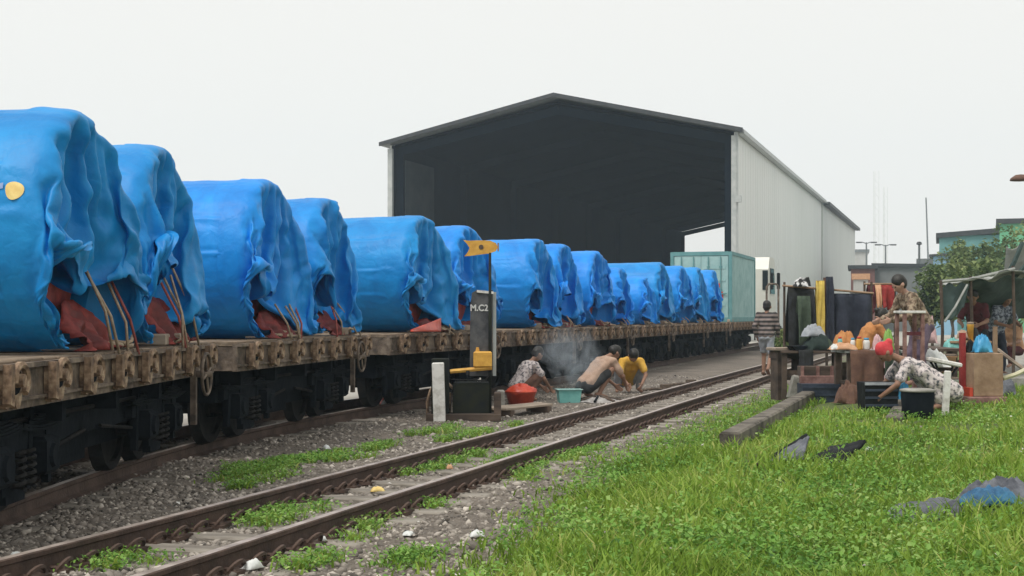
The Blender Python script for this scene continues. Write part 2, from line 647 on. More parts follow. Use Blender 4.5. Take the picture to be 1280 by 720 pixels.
r2.color_ramp.elements[0].position, r2.color_ramp.elements[1].position = .35, .65
r2.color_ramp.elements[0].color = (.055, .085, .018, 1)
r2.color_ramp.elements[1].color = (.13, .17, .04, 1)
L(mixf.outputs[0], r2.inputs[0])
at1 = n.nodes.new('ShaderNodeAttribute')
at1.attribute_name = 'tint'
at2 = n.nodes.new('ShaderNodeAttribute')
at2.attribute_name = 'pale'
x1 = n.nodes.new('ShaderNodeMix')
x1.data_type = 'RGBA'
L(at1.outputs['Fac'], x1.inputs[0])
L(r1.outputs[0], x1.inputs[6])
L(r2.outputs[0], x1.inputs[7])
x2 = n.nodes.new('ShaderNodeMix')
x2.data_type = 'RGBA'
L(at2.outputs['Fac'], x2.inputs[0])
L(x1.outputs[2], x2.inputs[6])
x2.inputs[7].default_value = (.44, .42, .38, 1)
L(x2.outputs[2], b.inputs['Base Color'])
b.inputs['Roughness'].default_value = .95
bp = n.nodes.new('ShaderNodeBump')
bp.inputs['Strength'].default_value = .8
bp.inputs['Distance'].default_value = .03
L(n2.outputs['Fac'], bp.inputs['Height'])
L(bp.outputs[0], b.inputs['Normal'])
ground.data.materials[0] = m
tag(ground, 'earth and ballast ground with grassy soil on its right side', None, None, 'structure')

# concrete path at the far right
pth = MB()
P0 = [at(1238, 462, 24), at(1420, 470, 24), at(1330, 415, 60), at(1225, 415, 60)]
zs = [.34, .34, .34, .34]
pts = [(p.x, p.y, .42) for p in P0]
pth.prism([(p[0], p[1]) for p in pts], .05, .40, 'xy')
tag(pth.obj('path', M['concrete']), 'grey concrete path beyond the market stalls', None, None, 'structure')

# ------------------------------------------------------------------ loose ballast, grass, weeds
_ico = bmesh.new()
bmesh.ops.create_icosphere(_ico, subdivisions=1, radius=1)
IV = np.array([v.co[:] for v in _ico.verts])
IF = np.array([[v.index for v in f.verts] for f in _ico.faces])
_ico.free()


def stones(name, O, S, size, zoff, label):
    x = O * CT + S * ST
    y = -O * ST + S * CT
    n_ = len(x)
    z = terrain(x, y) + zoff
    sc_ = size[:, None, None] * rng.uniform(.55, 1.15, (n_, 1, 3)) * np.array([1, 1, .7])
    v = IV[None] * (1 + rng.uniform(-.34, .30, (n_, 12, 1))) * sc_
    an = rng.uniform(0, 6.28, n_)
    c, s_ = np.cos(an)[:, None], np.sin(an)[:, None]
    tl = rng.uniform(-.5, .5, n_)[:, None]
    vx = v[..., 0] * c - v[..., 1] * s_
    vy = v[..., 0] * s_ + v[..., 1] * c
    vz = v[..., 2] + vx * tl
    Vv = np.stack([vx + x[:, None], vy + y[:, None], vz + z[:, None]], 2).reshape(-1, 3)
    Ff = (IF[None] + (np.arange(n_) * 12)[:, None, None]).reshape(-1, 3)
    t = np.clip(rng.normal(.48, .2, n_), 0, 1)
    o = np_mesh(name, Vv, Ff, 3, M['stone'], np.repeat(t, 12))
    return tag(o, label, None, None, 'stuff')


def samp(n_, o0, o1, s0, s1, p=1.6):
    u = rng.uniform(0, 1, n_)
    k = 1 - p
    s = (s0 ** k + u * (s1 ** k - s0 ** k)) ** (1 / k)
    o = rng.uniform(o0, o1, n_)
    return o, s


O1, S1 = samp(21000, -9.0, -5.2, 6.0, 34)
O2, S2 = samp(7000, -5.0, -4.1, 6.0, 34)
O3, S3 = samp(9000, -4.0, -2.2, 6.0, 30)
O = np.concatenate([O1, O2, O3])
S = np.concatenate([S1, S2, S3])
keep = (O < gedge(S) + .25 * rng.normal(0, 1, len(O))) | (rng.uniform(0, 1, len(O)) < .04)
# clear under the train's rail line and earthen areas
O, S = O[keep], S[keep]
SZ = np.clip(rng.lognormal(math.log(.019), .40, len(O)), .010, .052)
stones('gravel', O, S, SZ, .0, 'grey brown ballast stones scattered between and beside the tracks')


def blades(name, O, S, hmin, hmax, matn, label, hs_=None):
    x = O * CT + S * ST
    y = -O * ST + S * CT
    n_ = len(x)
    z = terrain(x, y) - .01
    h = rng.uniform(hmin, hmax, n_) * (hs_ if hs_ is not None else 1)
    wd = rng.uniform(.0035, .008, n_) * (1 + .04 * y)
    an = rng.uniform(0, 6.28, n_)
    dx, dy = np.cos(an), np.sin(an)
    ln = rng.uniform(.15, .9, n_) * h
    la = rng.uniform(0, 6.28, n_)
    lx, ly = np.cos(la) * ln, np.sin(la) * ln
    A = np.stack([x - dx * wd, y - dy * wd, z], 1)
    B = np.stack([x + dx * wd, y + dy * wd, z], 1)
    C = np.stack([x + dx * wd * .8 + lx * .35, y + dy * wd * .8 + ly * .35, z + h * .6], 1)
    D = np.stack([x - dx * wd * .8 + lx * .35, y - dy * wd * .8 + ly * .35, z + h * .6], 1)
    E = np.stack([x + lx, y + ly, z + h * .93], 1)
    Vv = np.stack([A, B, C, D, E], 1).reshape(-1, 3)
    k = (np.arange(n_) * 5)[:, None]
    Ff = np.concatenate([k + np.array([[0, 1, 2]]), k + np.array([[0, 2, 3]]), k + np.array([[3, 2, 4]])], 0)
    t = np.clip(.44 + .24 * wob(x * .9, y * .9) + .16 * wob(x * 2.3 + 4, y * 2.3) + rng.normal(0, .15, n_), 0, 1)
    t = np.where(rng.uniform(0, 1, n_) < .035, 1.0, t)
    o = np_mesh(name, Vv, Ff, 3, M[matn], np.repeat(t, 5))
    return tag(o, label, None, None, 'stuff')


def leaves(name, C, length, width, matn, label, t, kind='stuff', parent=None, flat=.5):
    """small folded leaf faces at centres C"""
    n_ = len(C)
    an = rng.uniform(0, 6.28, n_)
    el = rng.normal(.15, flat, n_)
    d = np.stack([np.cos(an) * np.cos(el), np.sin(an) * np.cos(el), np.sin(el)], 1)
    sd_ = np.stack([-np.sin(an), np.cos(an), rng.normal(0, .35, n_)], 1)
    up = np.cross(d, sd_)
    l = length[:, None]
    w_ = width[:, None]
    b_ = C - d * l * .5
    tp = C + d * l * .5 - np.array([0, 0, 1]) * l * .12
    le = C + sd_ * w_ * .5 + up * w_ * .12
    ri = C - sd_ * w_ * .5 + up * w_ * .12
    Vv = np.stack([b_, le, tp, ri], 1).reshape(-1, 3)
    k = (np.arange(n_) * 4)[:, None]
    Ff = np.concatenate([k + np.array([[0, 2, 1]]), k + np.array([[0, 3, 2]])], 0)
    o = np_mesh(name, Vv, Ff, 3, M[matn], np.repeat(np.clip(t, 0, 1), 4))
    o.parent = parent
    if label or kind:
        tag(o, label, None, None, kind)
    return o


CLEAR = [(2.96, 9.52, .50, .20), (3.36, 9.75, .38, .30)]


def in_pit(O, S):
    x, y = O * CT + S * ST, -O * ST + S * CT
    m_ = np.zeros(len(O), bool)
    for (cx_, cy_, rx_, ry_) in CLEAR:
        m_ |= ((x - cx_) / rx_) ** 2 + ((y - cy_) / ry_) ** 2 < 1
    return m_ | _pit(O, S)


def _pit(O, S):
    return (O > -1.95) & (O < -.75) & (S > 19.0) & (S < 25)


# right-hand meadow
Og, Sg = samp(150000, -3.9, 7.0, 6.2, 30, 2.0)
vis = np.abs((Og * CT + Sg * ST)) < (-Og * ST + Sg * CT) * .40 + .6
k = vis & (Og > gedge(Sg) + rng.normal(0, .28, len(Og))) & ~in_pit(Og, Sg) & (rng.uniform(0, 1, len(Og)) < .35 + 1.1 * (wob(1.3 * (Og * CT + Sg * ST) + 2, 1.3 * (-Og * ST + Sg * CT)) + .75))
Og, Sg = Og[k], Sg[k]
xx, yy = Og * CT + Sg * ST, -Og * ST + Sg * CT
hsc = (.40 + 1.05 *  (wob(xx * .8, yy * .8) * .5 + .5)) * (.55 + .45 * sstep(0, .8, Og - gedge(Sg))) * (1 - .35 * sstep(13, 18, Sg))
blades('grass', Og, Sg, .04, .21, 'grass', 'bright green grass covering the verge right of the tracks', hsc)

Ow, Sw = samp(26000, -3.9, 7.0, 6.2, 30, 2.0)
xw, yw = Ow * CT + Sw * ST, -Ow * ST + Sw * CT
k = (np.abs(xw) < yw * .40 + .6) & (Ow > gedge(Sw) + rng.normal(0, .22, len(Ow))) & (rng.uniform(0, 1, len(Ow)) < .35 + .55 * (wob(xw * .7 + 3, yw * .7) > -.05)) & ~in_pit(Ow, Sw)
Ow, Sw, xw, yw = Ow[k], Sw[k], xw[k], yw[k]
nl = 6
ph = rng.uniform(.05, .17, len(xw)) * (1 - .3 * sstep(13, 18, Sw))
C = np.stack([np.repeat(xw, nl) + rng.normal(0, .035, len(xw) * nl), np.repeat(yw, nl) + rng.normal(0, .035, len(xw) * nl),
              np.repeat(terrain(xw, yw), nl) + np.repeat(ph, nl) * rng.uniform(.35, 1.1, len(xw) * nl)], 1)
ll = rng.uniform(.022, .052, len(C))
tt = np.repeat(.5 + .22 * wob(xw * 1.1 + 5, yw * 1.1) + rng.normal(0, .1, len(xw)), nl) + rng.normal(0, .12, len(C))
leaves('weeds', C, ll, ll * rng.uniform(.45, .75, len(C)), 'weed', 'broad leaved weeds growing through the grass', tt)


# tiny scraps of paper and plastic strewn about
n_ = 170
Ol, Sl = samp(n_, -6.9, 2.5, 6.5, 24, 1.4)
xl, yl = Ol * CT + Sl * ST, -Ol * ST + Sl * CT
Cl = np.stack([xl, yl, terrain(xl, yl) + .03 + .05 * (Ol > gedge(Sl))], 1)
ll = rng.uniform(.02, .06, n_)
M['scrap'] = tint_mat('scrap', (.16, .13, .10), (.45, .41, .36), (.75, .74, .70), .7)
leaves('litter', Cl, ll, ll * rng.uniform(.5, .9, n_), 'scrap', 'tiny paper and plastic scraps strewn over ballast and grass', rng.uniform(0, 1, n_), flat=.25)


def tuft(name, cs, label, dens=260):
    Os, Ss = [], []
    for (o_, s_, ro, rs, k_) in cs:
        n_ = int(dens * k_ * .42)
        nc = max(2, int(k_ * 2.2))
        co_, cs_ = rng.normal(o_, ro * .9, nc), rng.normal(s_, rs * .9, nc)
        pk = rng.integers(0, nc, n_)
        Os.append(co_[pk] + rng.normal(0, .05, n_))
        Ss.append(cs_[pk] + rng.normal(0, .07, n_))
    Oa, Sa = np.concatenate(Os), np.concatenate(Ss)
    k_ = rng.uniform(0, 1, len(Oa)) < .6
    blades(name, Oa[k_], Sa[k_], .03, .11, 'grass', label)
    n_ = len(Oa) * 2
    pk = rng.integers(0, len(Oa), n_)
    o_, s_ = Oa[pk] + rng.normal(0, .06, n_), Sa[pk] + rng.normal(0, .08, n_)
    x, y = o_ * CT + s_ * ST, -o_ * ST + s_ * CT
    Cc = np.stack([x, y, terrain(x, y) + rng.uniform(.015, .08, n_)], 1)
    l_ = rng.uniform(.018, .042, n_)
    return leaves('low_weeds', Cc, l_, l_ * .6, 'weed', 'low leafy weeds growing among the grass tufts on the ballast', .5 + .2 * wob(x, y) + rng.normal(0, .17, n_))


def otr(px, py):
    p = at(px, py, CAMZ * F / (py - HOR))
    return offs(p.x, p.y)


spots = []
for (px, py, ro, rs, k_) in [(310, 592, .12, .5, 4), (345, 585, .14, .6, 6), (385, 575, .14, .6, 6), (430, 573, .14, .5, 5), (325, 605, .08, .4, 3), (470, 560, .12, .6, 3),
                             (540, 542, .15, .5, 4), (575, 548, .1, .6, 4), (610, 540, .06, .5, 2), (555, 582, .08, .5, 3), (585, 575, .08, .5, 2.5), (355, 645, .12, .3, 2.5),
                             (380, 640, .1, .3, 2), (175, 705, .08, .2, 2.4), (95, 700, .06, .15, .8), (645, 575, .1, .6, 5), (690, 572, .1, .5, 3), (445, 668, .08, .3, 1.5), (400, 700, .1, .2, 2.2), (520, 700, .1, .25, 3),
                             (540, 640, .12, .3, 1.4), (660, 590, .12, .4, 4), (720, 570, .1, .5, 4), (310, 660, .06, .2, 1), (985, 432, .1, .8, 4), (240, 660, .05, .3, .7)]:
    o_, s_ = otr(px, py)
    spots.append((o_, s_, ro, rs, k_))
tuft('grass_tufts', spots, 'green grass tufts growing out of the ballast beside and between the rails')

# ------------------------------------------------------------------ tracks
RAILH = .15


def rail_mesh(path, name, mats):
    """flat-bottomed rail swept along path (list of (x, y, heading) at rail foot)"""
    prof = [(-.06, 0), (.06, 0), (.06, .008), (.012, .03), (.010, .105), (.034, .118), (.036, .143), (.028, RAILH), (-.028, RAILH), (-.036, .143), (-.034, .118), (-.010, .105), (-.012, .03), (-.06, .008)]
    mb = MB()
    k = len(prof)
    vs = []
    for (x, y, h) in path:
        for (a_, z) in prof:
            vs.append((x + a_ * math.cos(h), y - a_ * math.sin(h), z))
    for i in range(len(path) - 1):
        for j in range(k):
            l = (j + 1) % k
            mb.f.append((i * k + j, i * k + l, (i + 1) * k + l, (i + 1) * k + j))
            mb.mi.append(1 if j == 7 else 0)
    mb.v = vs
    mb.f.append(tuple(range(k)))
    mb.mi.append(0)
    mb.f.append(tuple((len(path) - 1) * k + j for j in range(k)))
    mb.mi.append(0)
    return mb.mesh(name, mats)


def clip_mesh():
    mb = MB()
    pts = []
    for i in range(9):
        q = math.pi * i / 8
        pts.append((.05 + .042 * math.sin(q), -.068 * math.cos(q), .02 + .055 * math.sin(q)))
    mb.tube(pts, .014, 5)
    mb.tube([(.0, -.05, .03), (.04, -.055, .032), (.09, -.05, .018)], .012, 5)
    mb.box((.06, 0, .008), (.10, .15, .028))
    return mb.mesh('rail_clip', M['railside'])


CLIP = clip_mesh()
SLP = MB().box((0, 0, -.05), (1.75, .20, .14), bev=.012).mesh('sleeper', M['sleeper'])


def track(name, label, pathc, gauge, step, slp_z, clips, off_n=0):
    """pathc: function s -> (x, y, heading)"""
    root = thing(name, label, 'railway track')
    s0, s1, ds = pathc.rng
    ss = np.arange(s0, s1 + .01, ds)
    for side in (-1, 1):
        pt = []
        for s in ss:
            x, y, h = pathc(s)
            jit = .008 * math.sin(s * 1.1 + side) + .004 * math.sin(s * 3.1)
            pt.append((x + (side * gauge / 2 + jit) * math.cos(h), y - (side * gauge / 2 + jit) * math.sin(h), h))
        link_mesh('rail', rail_mesh(pt, 'rail', [M['railside'], M['railtop']]), root)
    cl = []
    s = s0 + .2
    while s < min(s1, 46):
        x, y, h = pathc(s)
        o = link_mesh('sleeper', SLP, root, (x, y, slp_z + random.uniform(-.015, .008)), (0, 0, -h + random.uniform(-.02, .02)))
        for d in (-.125, .125) if clips else ():
            x2, y2, h2 = pathc(s + d)
            for side in (-1, 1):
                for io in (-1, 1):
                    q = side * gauge / 2 + io * .035
                    cl.append((io == 1, s, (x2 + q * math.cos(h2), y2 - q * math.sin(h2), .0 + .008), -h2 + (0 if io == 1 else math.pi)))
        s += step * random.uniform(.94, 1.06)
    if clips:
        front = sorted([c for c in cl if c[0]], key=lambda c: c[1])
        first, rest = front[:300], front[300:] + [c for c in cl if not c[0]]
        for c in first:
            link_mesh('rail_clip', CLIP, root, c[2], (random.uniform(-.08, .08), 0, c[3] + random.uniform(-.15, .15)))
        mb = MB()
        CV = [v.co.copy() for v in CLIP.vertices]
        CF = [tuple(p.vertices) for p in CLIP.polygons]
        for c in rest:
            mt = Matrix.Translation(c[2]) @ Matrix.Rotation(c[3], 4, 'Z')
            mb.add([mt @ v for v in CV], CF)
        o = link_mesh('rail_clips', mb.mesh('rail_clips', M['railside']), root)
        o['kind'] = 'stuff'
    return root


def straight(s):
    p = tr(-4.55, s)
    return p.x, p.y, TH


straight.rng = (3.0, 95.0, 2.0)
track('railway_track', 'empty rusty railway track with spring clips beside the grass', straight, .985, .52, .0, True)


# the train stands on a second track that bends toward the first one near the camera
KN = [(-3.9, 4.0), (-3.95, 8.6), (-3.92, 11.2), (-3.82, 13.4), (-3.42, 16.7), (-2.75, 19.2)]
TRK = [(-4.10, 2.0), (-4.12, 8.6), (-4.10, 11.2), (-3.95, 14.0), (-3.52, 16.8), (-2.72, 19.7)]
_fs = [18.5, 22, 30, 40, 55, 95]
TP = [Vector((x, y, 0)) for x, y in TRK[:-1]] + [tr(-8.72, s) for s in _fs]


def cr(p0, p1, p2, p3, t):
    return .5 * ((2 * p1) + (p2 - p0) * t + (2 * p0 - 5 * p1 + 4 * p2 - p3) * t * t + (3 * p1 - p0 - 3 * p2 + p3) * t ** 3)


_cp = []
for i in range(len(TP) - 1):
    a0, a1, a2, a3 = TP[max(i - 1, 0)], TP[i], TP[i + 1], TP[min(i + 2, len(TP) - 1)]
    for t in np.linspace(0, 1, 24, endpoint=False):
        _cp.append(cr(a0, a1, a2, a3, float(t)))
_cp.append(TP[-1])
_cs = [0.0]
for i in range(1, len(_cp)):
    _cs.append(_cs[-1] + (_cp[i] - _cp[i - 1]).length)


def curve(s):
    x = float(np.interp(s, _cs, [p.x for p in _cp]))
    y = float(np.interp(s, _cs, [p.y for p in _cp]))
    x2 = float(np.interp(s + .4, _cs, [p.x for p in _cp]))
    y2 = float(np.interp(s + .4, _cs, [p.y for p in _cp]))
    x0 = float(np.interp(s - .4, _cs, [p.x for p in _cp]))
    y0 = float(np.interp(s - .4, _cs, [p.y for p in _cp]))
    return x, y, math.atan2(x2 - x0, y2 - y0)


curve.rng = (0.5, 80.0, .8)
track('railway_track', 'bending railway track carrying the loaded flat wagons', curve, 1.0, .6, -.01, False)

# ------------------------------------------------------------------ wagons
DECKZ = 1.23
HALF = 1.08


def pocket_mesh():
    mb = MB()
    # plate with a scalloped foot, standing proud of the sill; local x outward, y along, z up (0 = deck level)
    out_ = [(-.15, -.02), (.15, -.02), (.15, -.22), (.12, -.275), (.07, -.285), (.03, -.25), (0, -.235), (-.03, -.25), (-.07, -.285), (-.12, -.275), (-.15, -.22)]
    mb.prism(out_, .0, .035, 'yz', 0)
    mb.prism([(-.165, -.02), (-.105, -.02), (-.105, -.27), (-.165, -.25)], .035, .085, 'yz', 0)
    # hooded eye
    pts = [(.07, .105 * math.cos(q) + .03, -.115 + .095 * math.sin(q)) for q in np.linspace(-.9, 3.3, 12)]
    mb.tube(pts, .024, 6, 0)
    mb.cyl((.03, .03, -.115), (.045, .03, -.115), .085, .085, 12, 1)
    mb.cyl((.035, .03, -.115), (.095, .03, -.115), .046, .04, 10, 0)
    return mb.mesh('stake_pocket', [M['rustpale'], M['underframe']])


POCKET = pocket_mesh()


def wheelset_mesh():
    mb = MB()
    for sx in (-1, 1):
        a_ = sx * .5
        ring = [(.30, a_ - .05), (.40, a_ - .05), (.37, a_ + .06), (.30, a_ + .06)] if sx > 0 else [(.30, a_ - .06), (.37, a_ - .06), (.40, a_ + .05), (.30, a_ + .05)]
        n_ = 20
        vs, fs = [], []
        for (r_, x_) in ring + [ring[0]]:
            for k_ in range(n_):
                q = 2 * math.pi * k_ / n_
                vs.append((x_, r_ * math.cos(q), r_ * math.sin(q)))
        for i in range(4):
            for k_ in range(n_):
                l = (k_ + 1) % n_
                fs.append((i * n_ + k_, i * n_ + l, (i + 1) * n_ + l, (i + 1) * n_ + k_))
        mb.add(vs, fs)
        mb.cyl((a_ - .02, 0, 0), (a_ + .02, 0, 0), .31, .31, 20)
        mb.cyl((a_ - .06, 0, 0), (a_ + .06, 0, 0), .1, .1, 12)
    mb.cyl((-.85, 0, 0), (.85, 0, 0), .07, .07, 10)
    return mb.mesh('wheelset', M['wheel'])


WHEELSET = wheelset_mesh()


def axlebox_mesh():
    mb = MB()
    mb.box((.0, 0, 0), (.2, .26, .26), bev=.03)
    mb.cyl((.1, 0, 0), (.125, 0, 0), .09, .08, 10)
    for k_ in range(5):                               # leaf spring
        L_ = 1.0 - .17 * k_
        pts = [(0, y_, .17 + .03 * k_ * .8 + .09 * (2 * y_) ** 2 * .5) for y_ in np.linspace(-L_ / 2, L_ / 2, 7)]
        P_ = [[(-.05, p[1], p[2]) for p in pts], [(.05, p[1], p[2]) for p in pts], [(.05, p[1], p[2] + .018) for p in pts], [(-.05, p[1], p[2] + .018) for p in pts], [(-.05, p[1], p[2]) for p in pts]]
        mb.grid(P_)
    for sy in (-1, 1):
        mb.box((-.02, sy * .17, .1), (.05, .07, .62), rot=Matrix.Rotation(sy * .12, 3, 'X'))
    return mb.mesh('axle_box', M['underframe'])


AXLEBOX = axlebox_mesh()


def spring_mesh():
    mb = MB()
    pts = [(.05 * math.cos(t), .05 * math.sin(t), .25 * t / (2 * math.pi * 5)) for t in np.linspace(0, 2 * math.pi * 5, 60)]
    mb.tube(pts, .014, 5)
    return mb.mesh('coil_spring', M['steel'])


SPRING = spring_mesh()


def handwheel(root, x, y, z, rad):
    mb = MB()
    mb.ring((0, 0, 0), (1, 0, 0), rad, .016, 26, 6)
    for k_ in range(4):
        q = k_ * math.pi / 2 + .3
        mb.cyl((0, 0, 0), (0.0, rad * math.cos(q), rad * math.sin(q)), .013, .011, 6)
    mb.cyl((-.2, 0, 0), (.05, 0, 0), .03, .03, 8)
    hw = mb.obj('handwheel', M['rust'], root, True, (x, y, z))
    b2 = MB()
    b2.box((0, 0, -.19), (.05, .06, .55))
    b2.obj('handwheel_bracket', M['rust'], root, False, (x - .12, y, z))
    return hw


ORD = ['first', 'second', 'third', 'fourth', 'fifth', 'sixth', 'seventh', 'eighth', 'ninth']
NW = [0]


def wagon(cx, cy, head, half, label, axle=None):
    i = NW[0]
    NW[0] += 1
    root = thing('flat_wagon', label, 'flat wagon', (cx, cy, 0), -head, 'flat wagons of the train')
    mb = MB()
    # deck planks across the wagon
    n_ = int(half * 2 / .25)
    for k_ in range(n_):
        y_ = -half + (k_ + .5) * 2 * half / n_
        pl = MB().box((0, 0, 0), (2 * HALF - .02, 2 * half / n_ - .012, .05), bev=.006)
        pl.obj('deck_plank', M['deckwood'], root, False, (random.uniform(-.008, .008), y_, DECKZ - .03 + random.uniform(-.006, .006)))
    sl = MB()
    for sx in (-1, 1):
        sl.box((sx * (HALF - .03), 0, DECKZ - .055 - .125), (.05, 2 * half, .25))
        sl.box((sx * (HALF - .01), 0, DECKZ - .040), (.09, 2 * half, .03))
        sl.box((sx * (HALF - .015), 0, DECKZ - .245), (.07, 2 * half - .01, .02))
    for sy in (-1, 1):
        sl.box((0, sy * (half - .04), DECKZ - .055 - .125), (2 * HALF - .11, .06, .24))
    sl.obj('side_sill', M['rust'], root)
    n_p = int(round(2 * half / .78))
    for k_ in range(n_p):
        y_ = -half + (k_ + .5) * 2 * half / n_p + random.uniform(-.03, .03)
        link_mesh('stake_pocket', POCKET, root, (HALF, y_, DECKZ - .008), (random.uniform(-.04, .04), 0, 0))
    uf = MB()
    uf.box((0, 0, .77), (1.5, 2 * half - .5, .36))
    uf.box((.55, 0, .62), (.09, 2 * half - 1.2, .40))
    uf.box((-.55, 0, .62), (.09, 2 * half - 1.2, .40))
    for y_ in np.linspace(-half + .4, half - .4, 5):
        uf.box((0, y_, .87), (2 * HALF - .2, .08, .20))
    uf.box((.0, .1, .50), (1.1, .9, .34))
    uf.obj('underframe', M['underframe'], root)
    br = MB()
    for sy in (-1, 1):
        br.cyl((.78, sy * .2, .62), (.78, sy * (half - .75), .42), .016, .016, 6)
    br.cyl((.80, -half + .4, .80), (.80, half - .4, .78), .018, .018, 6)
    br.obj('brake_rod', M['wheel'], root)
    ax = axle or (half * .62)
    for sy in (-1, 1):
        for d in (-.43, .43):
            ws = link_mesh('wheelset', WHEELSET, root, (0, sy * ax * .95 + d, RAILH + .37))
            for sx in (-1, 1):
                link_mesh('axle_box', AXLEBOX, ws, (sx * .82, 0, .02))
        for sx in (-1, 1):
            bf = MB()
            bf.prism([(-.75, .62), (-.75, .76), (.75, .76), (.75, .62), (.2, .60), (.17, .27), (-.17, .27), (-.2, .60)], sx * .78 - .035, sx * .78 + .035, 'yz')
            o_ = bf.obj('bogie_frame', M['underframe'], root)
            o_.location = (0, sy * ax * .95, 0)
        for dy in (-.09, .09):
            link_mesh('coil_spring', SPRING, root, (.86, sy * ax * .95 + dy, .36))
    cp = MB()
    for sy in (-1, 1):
        cp.box((0, sy * (half + .10), .86), (.16, .3, .18), bev=.02)
        cp.box((.03, sy * (half + .20), .86), (.26, .12, .24), bev=.03)
    cp.obj('coupler', M['wheel'], root)
    handwheel(root, HALF + .14, half - .95, .95, .19)
    # timber chocks and dunnage on the deck
    for k_ in range(2):
        ck = MB()
        y_ = random.uniform(-half + .3, half - .3)
        ck.box((0, 0, .05), (.22, .3, .10), bev=.012)
        ck.obj('timber_block', M['woodpale'], root, False, (HALF - .16, y_, DECKZ), random.uniform(-.3, .3))
    return root


# wagon centres from the coils they carry
WAG = []


def wag_free(x0, y0, head, half, label):
    w_ = wagon(x0, y0, head, half, label)
    WAG.append(w_)
    return w_


def face_to_centre(fx, fy, head, inset=.93):
    """a point on the coil's near face -> the wagon's centre line"""
    return fx - inset * math.cos(head), fy + inset * math.sin(head)


hA = R(.5)
cA = face_to_centre(-3.12, 10.9, hA)
wag_free(cA[0], cA[1], hA, 2.95, 'front rusty flat wagon at the left edge under the two biggest coils')
hB = R(8.9)
cB = face_to_centre(-2.50, 16.65, hB)
wag_free(cB[0], cB[1], hB, 2.6, 'rusty flat wagon angled behind the front one with a brake handwheel')
SPN = [(18.25, 23.55), (23.85, 29.0), (29.3, 33.95), (34.25, 39.0), (39.3, 44.5), (44.8, 49.0), (49.3, 56.0)]
WL = ['flat wagon behind the yellow point indicator with a red cloth on it', 'flat wagon behind the squatting man in the floral shirt',
      'flat wagon behind the smoke of the cooking fire', 'flat wagon behind the man in the yellow shirt, small coil on it',
      'flat wagon third from the train end before the container', 'flat wagon carrying one single blue coil before the container', 'last flat wagon carrying the teal container']
for (s0, s1), lb in zip(SPN, WL):
    p = tr(-8.70, (s0 + s1) / 2)
    wag_free(p.x, p.y, TH, (s1 - s0) / 2, lb)


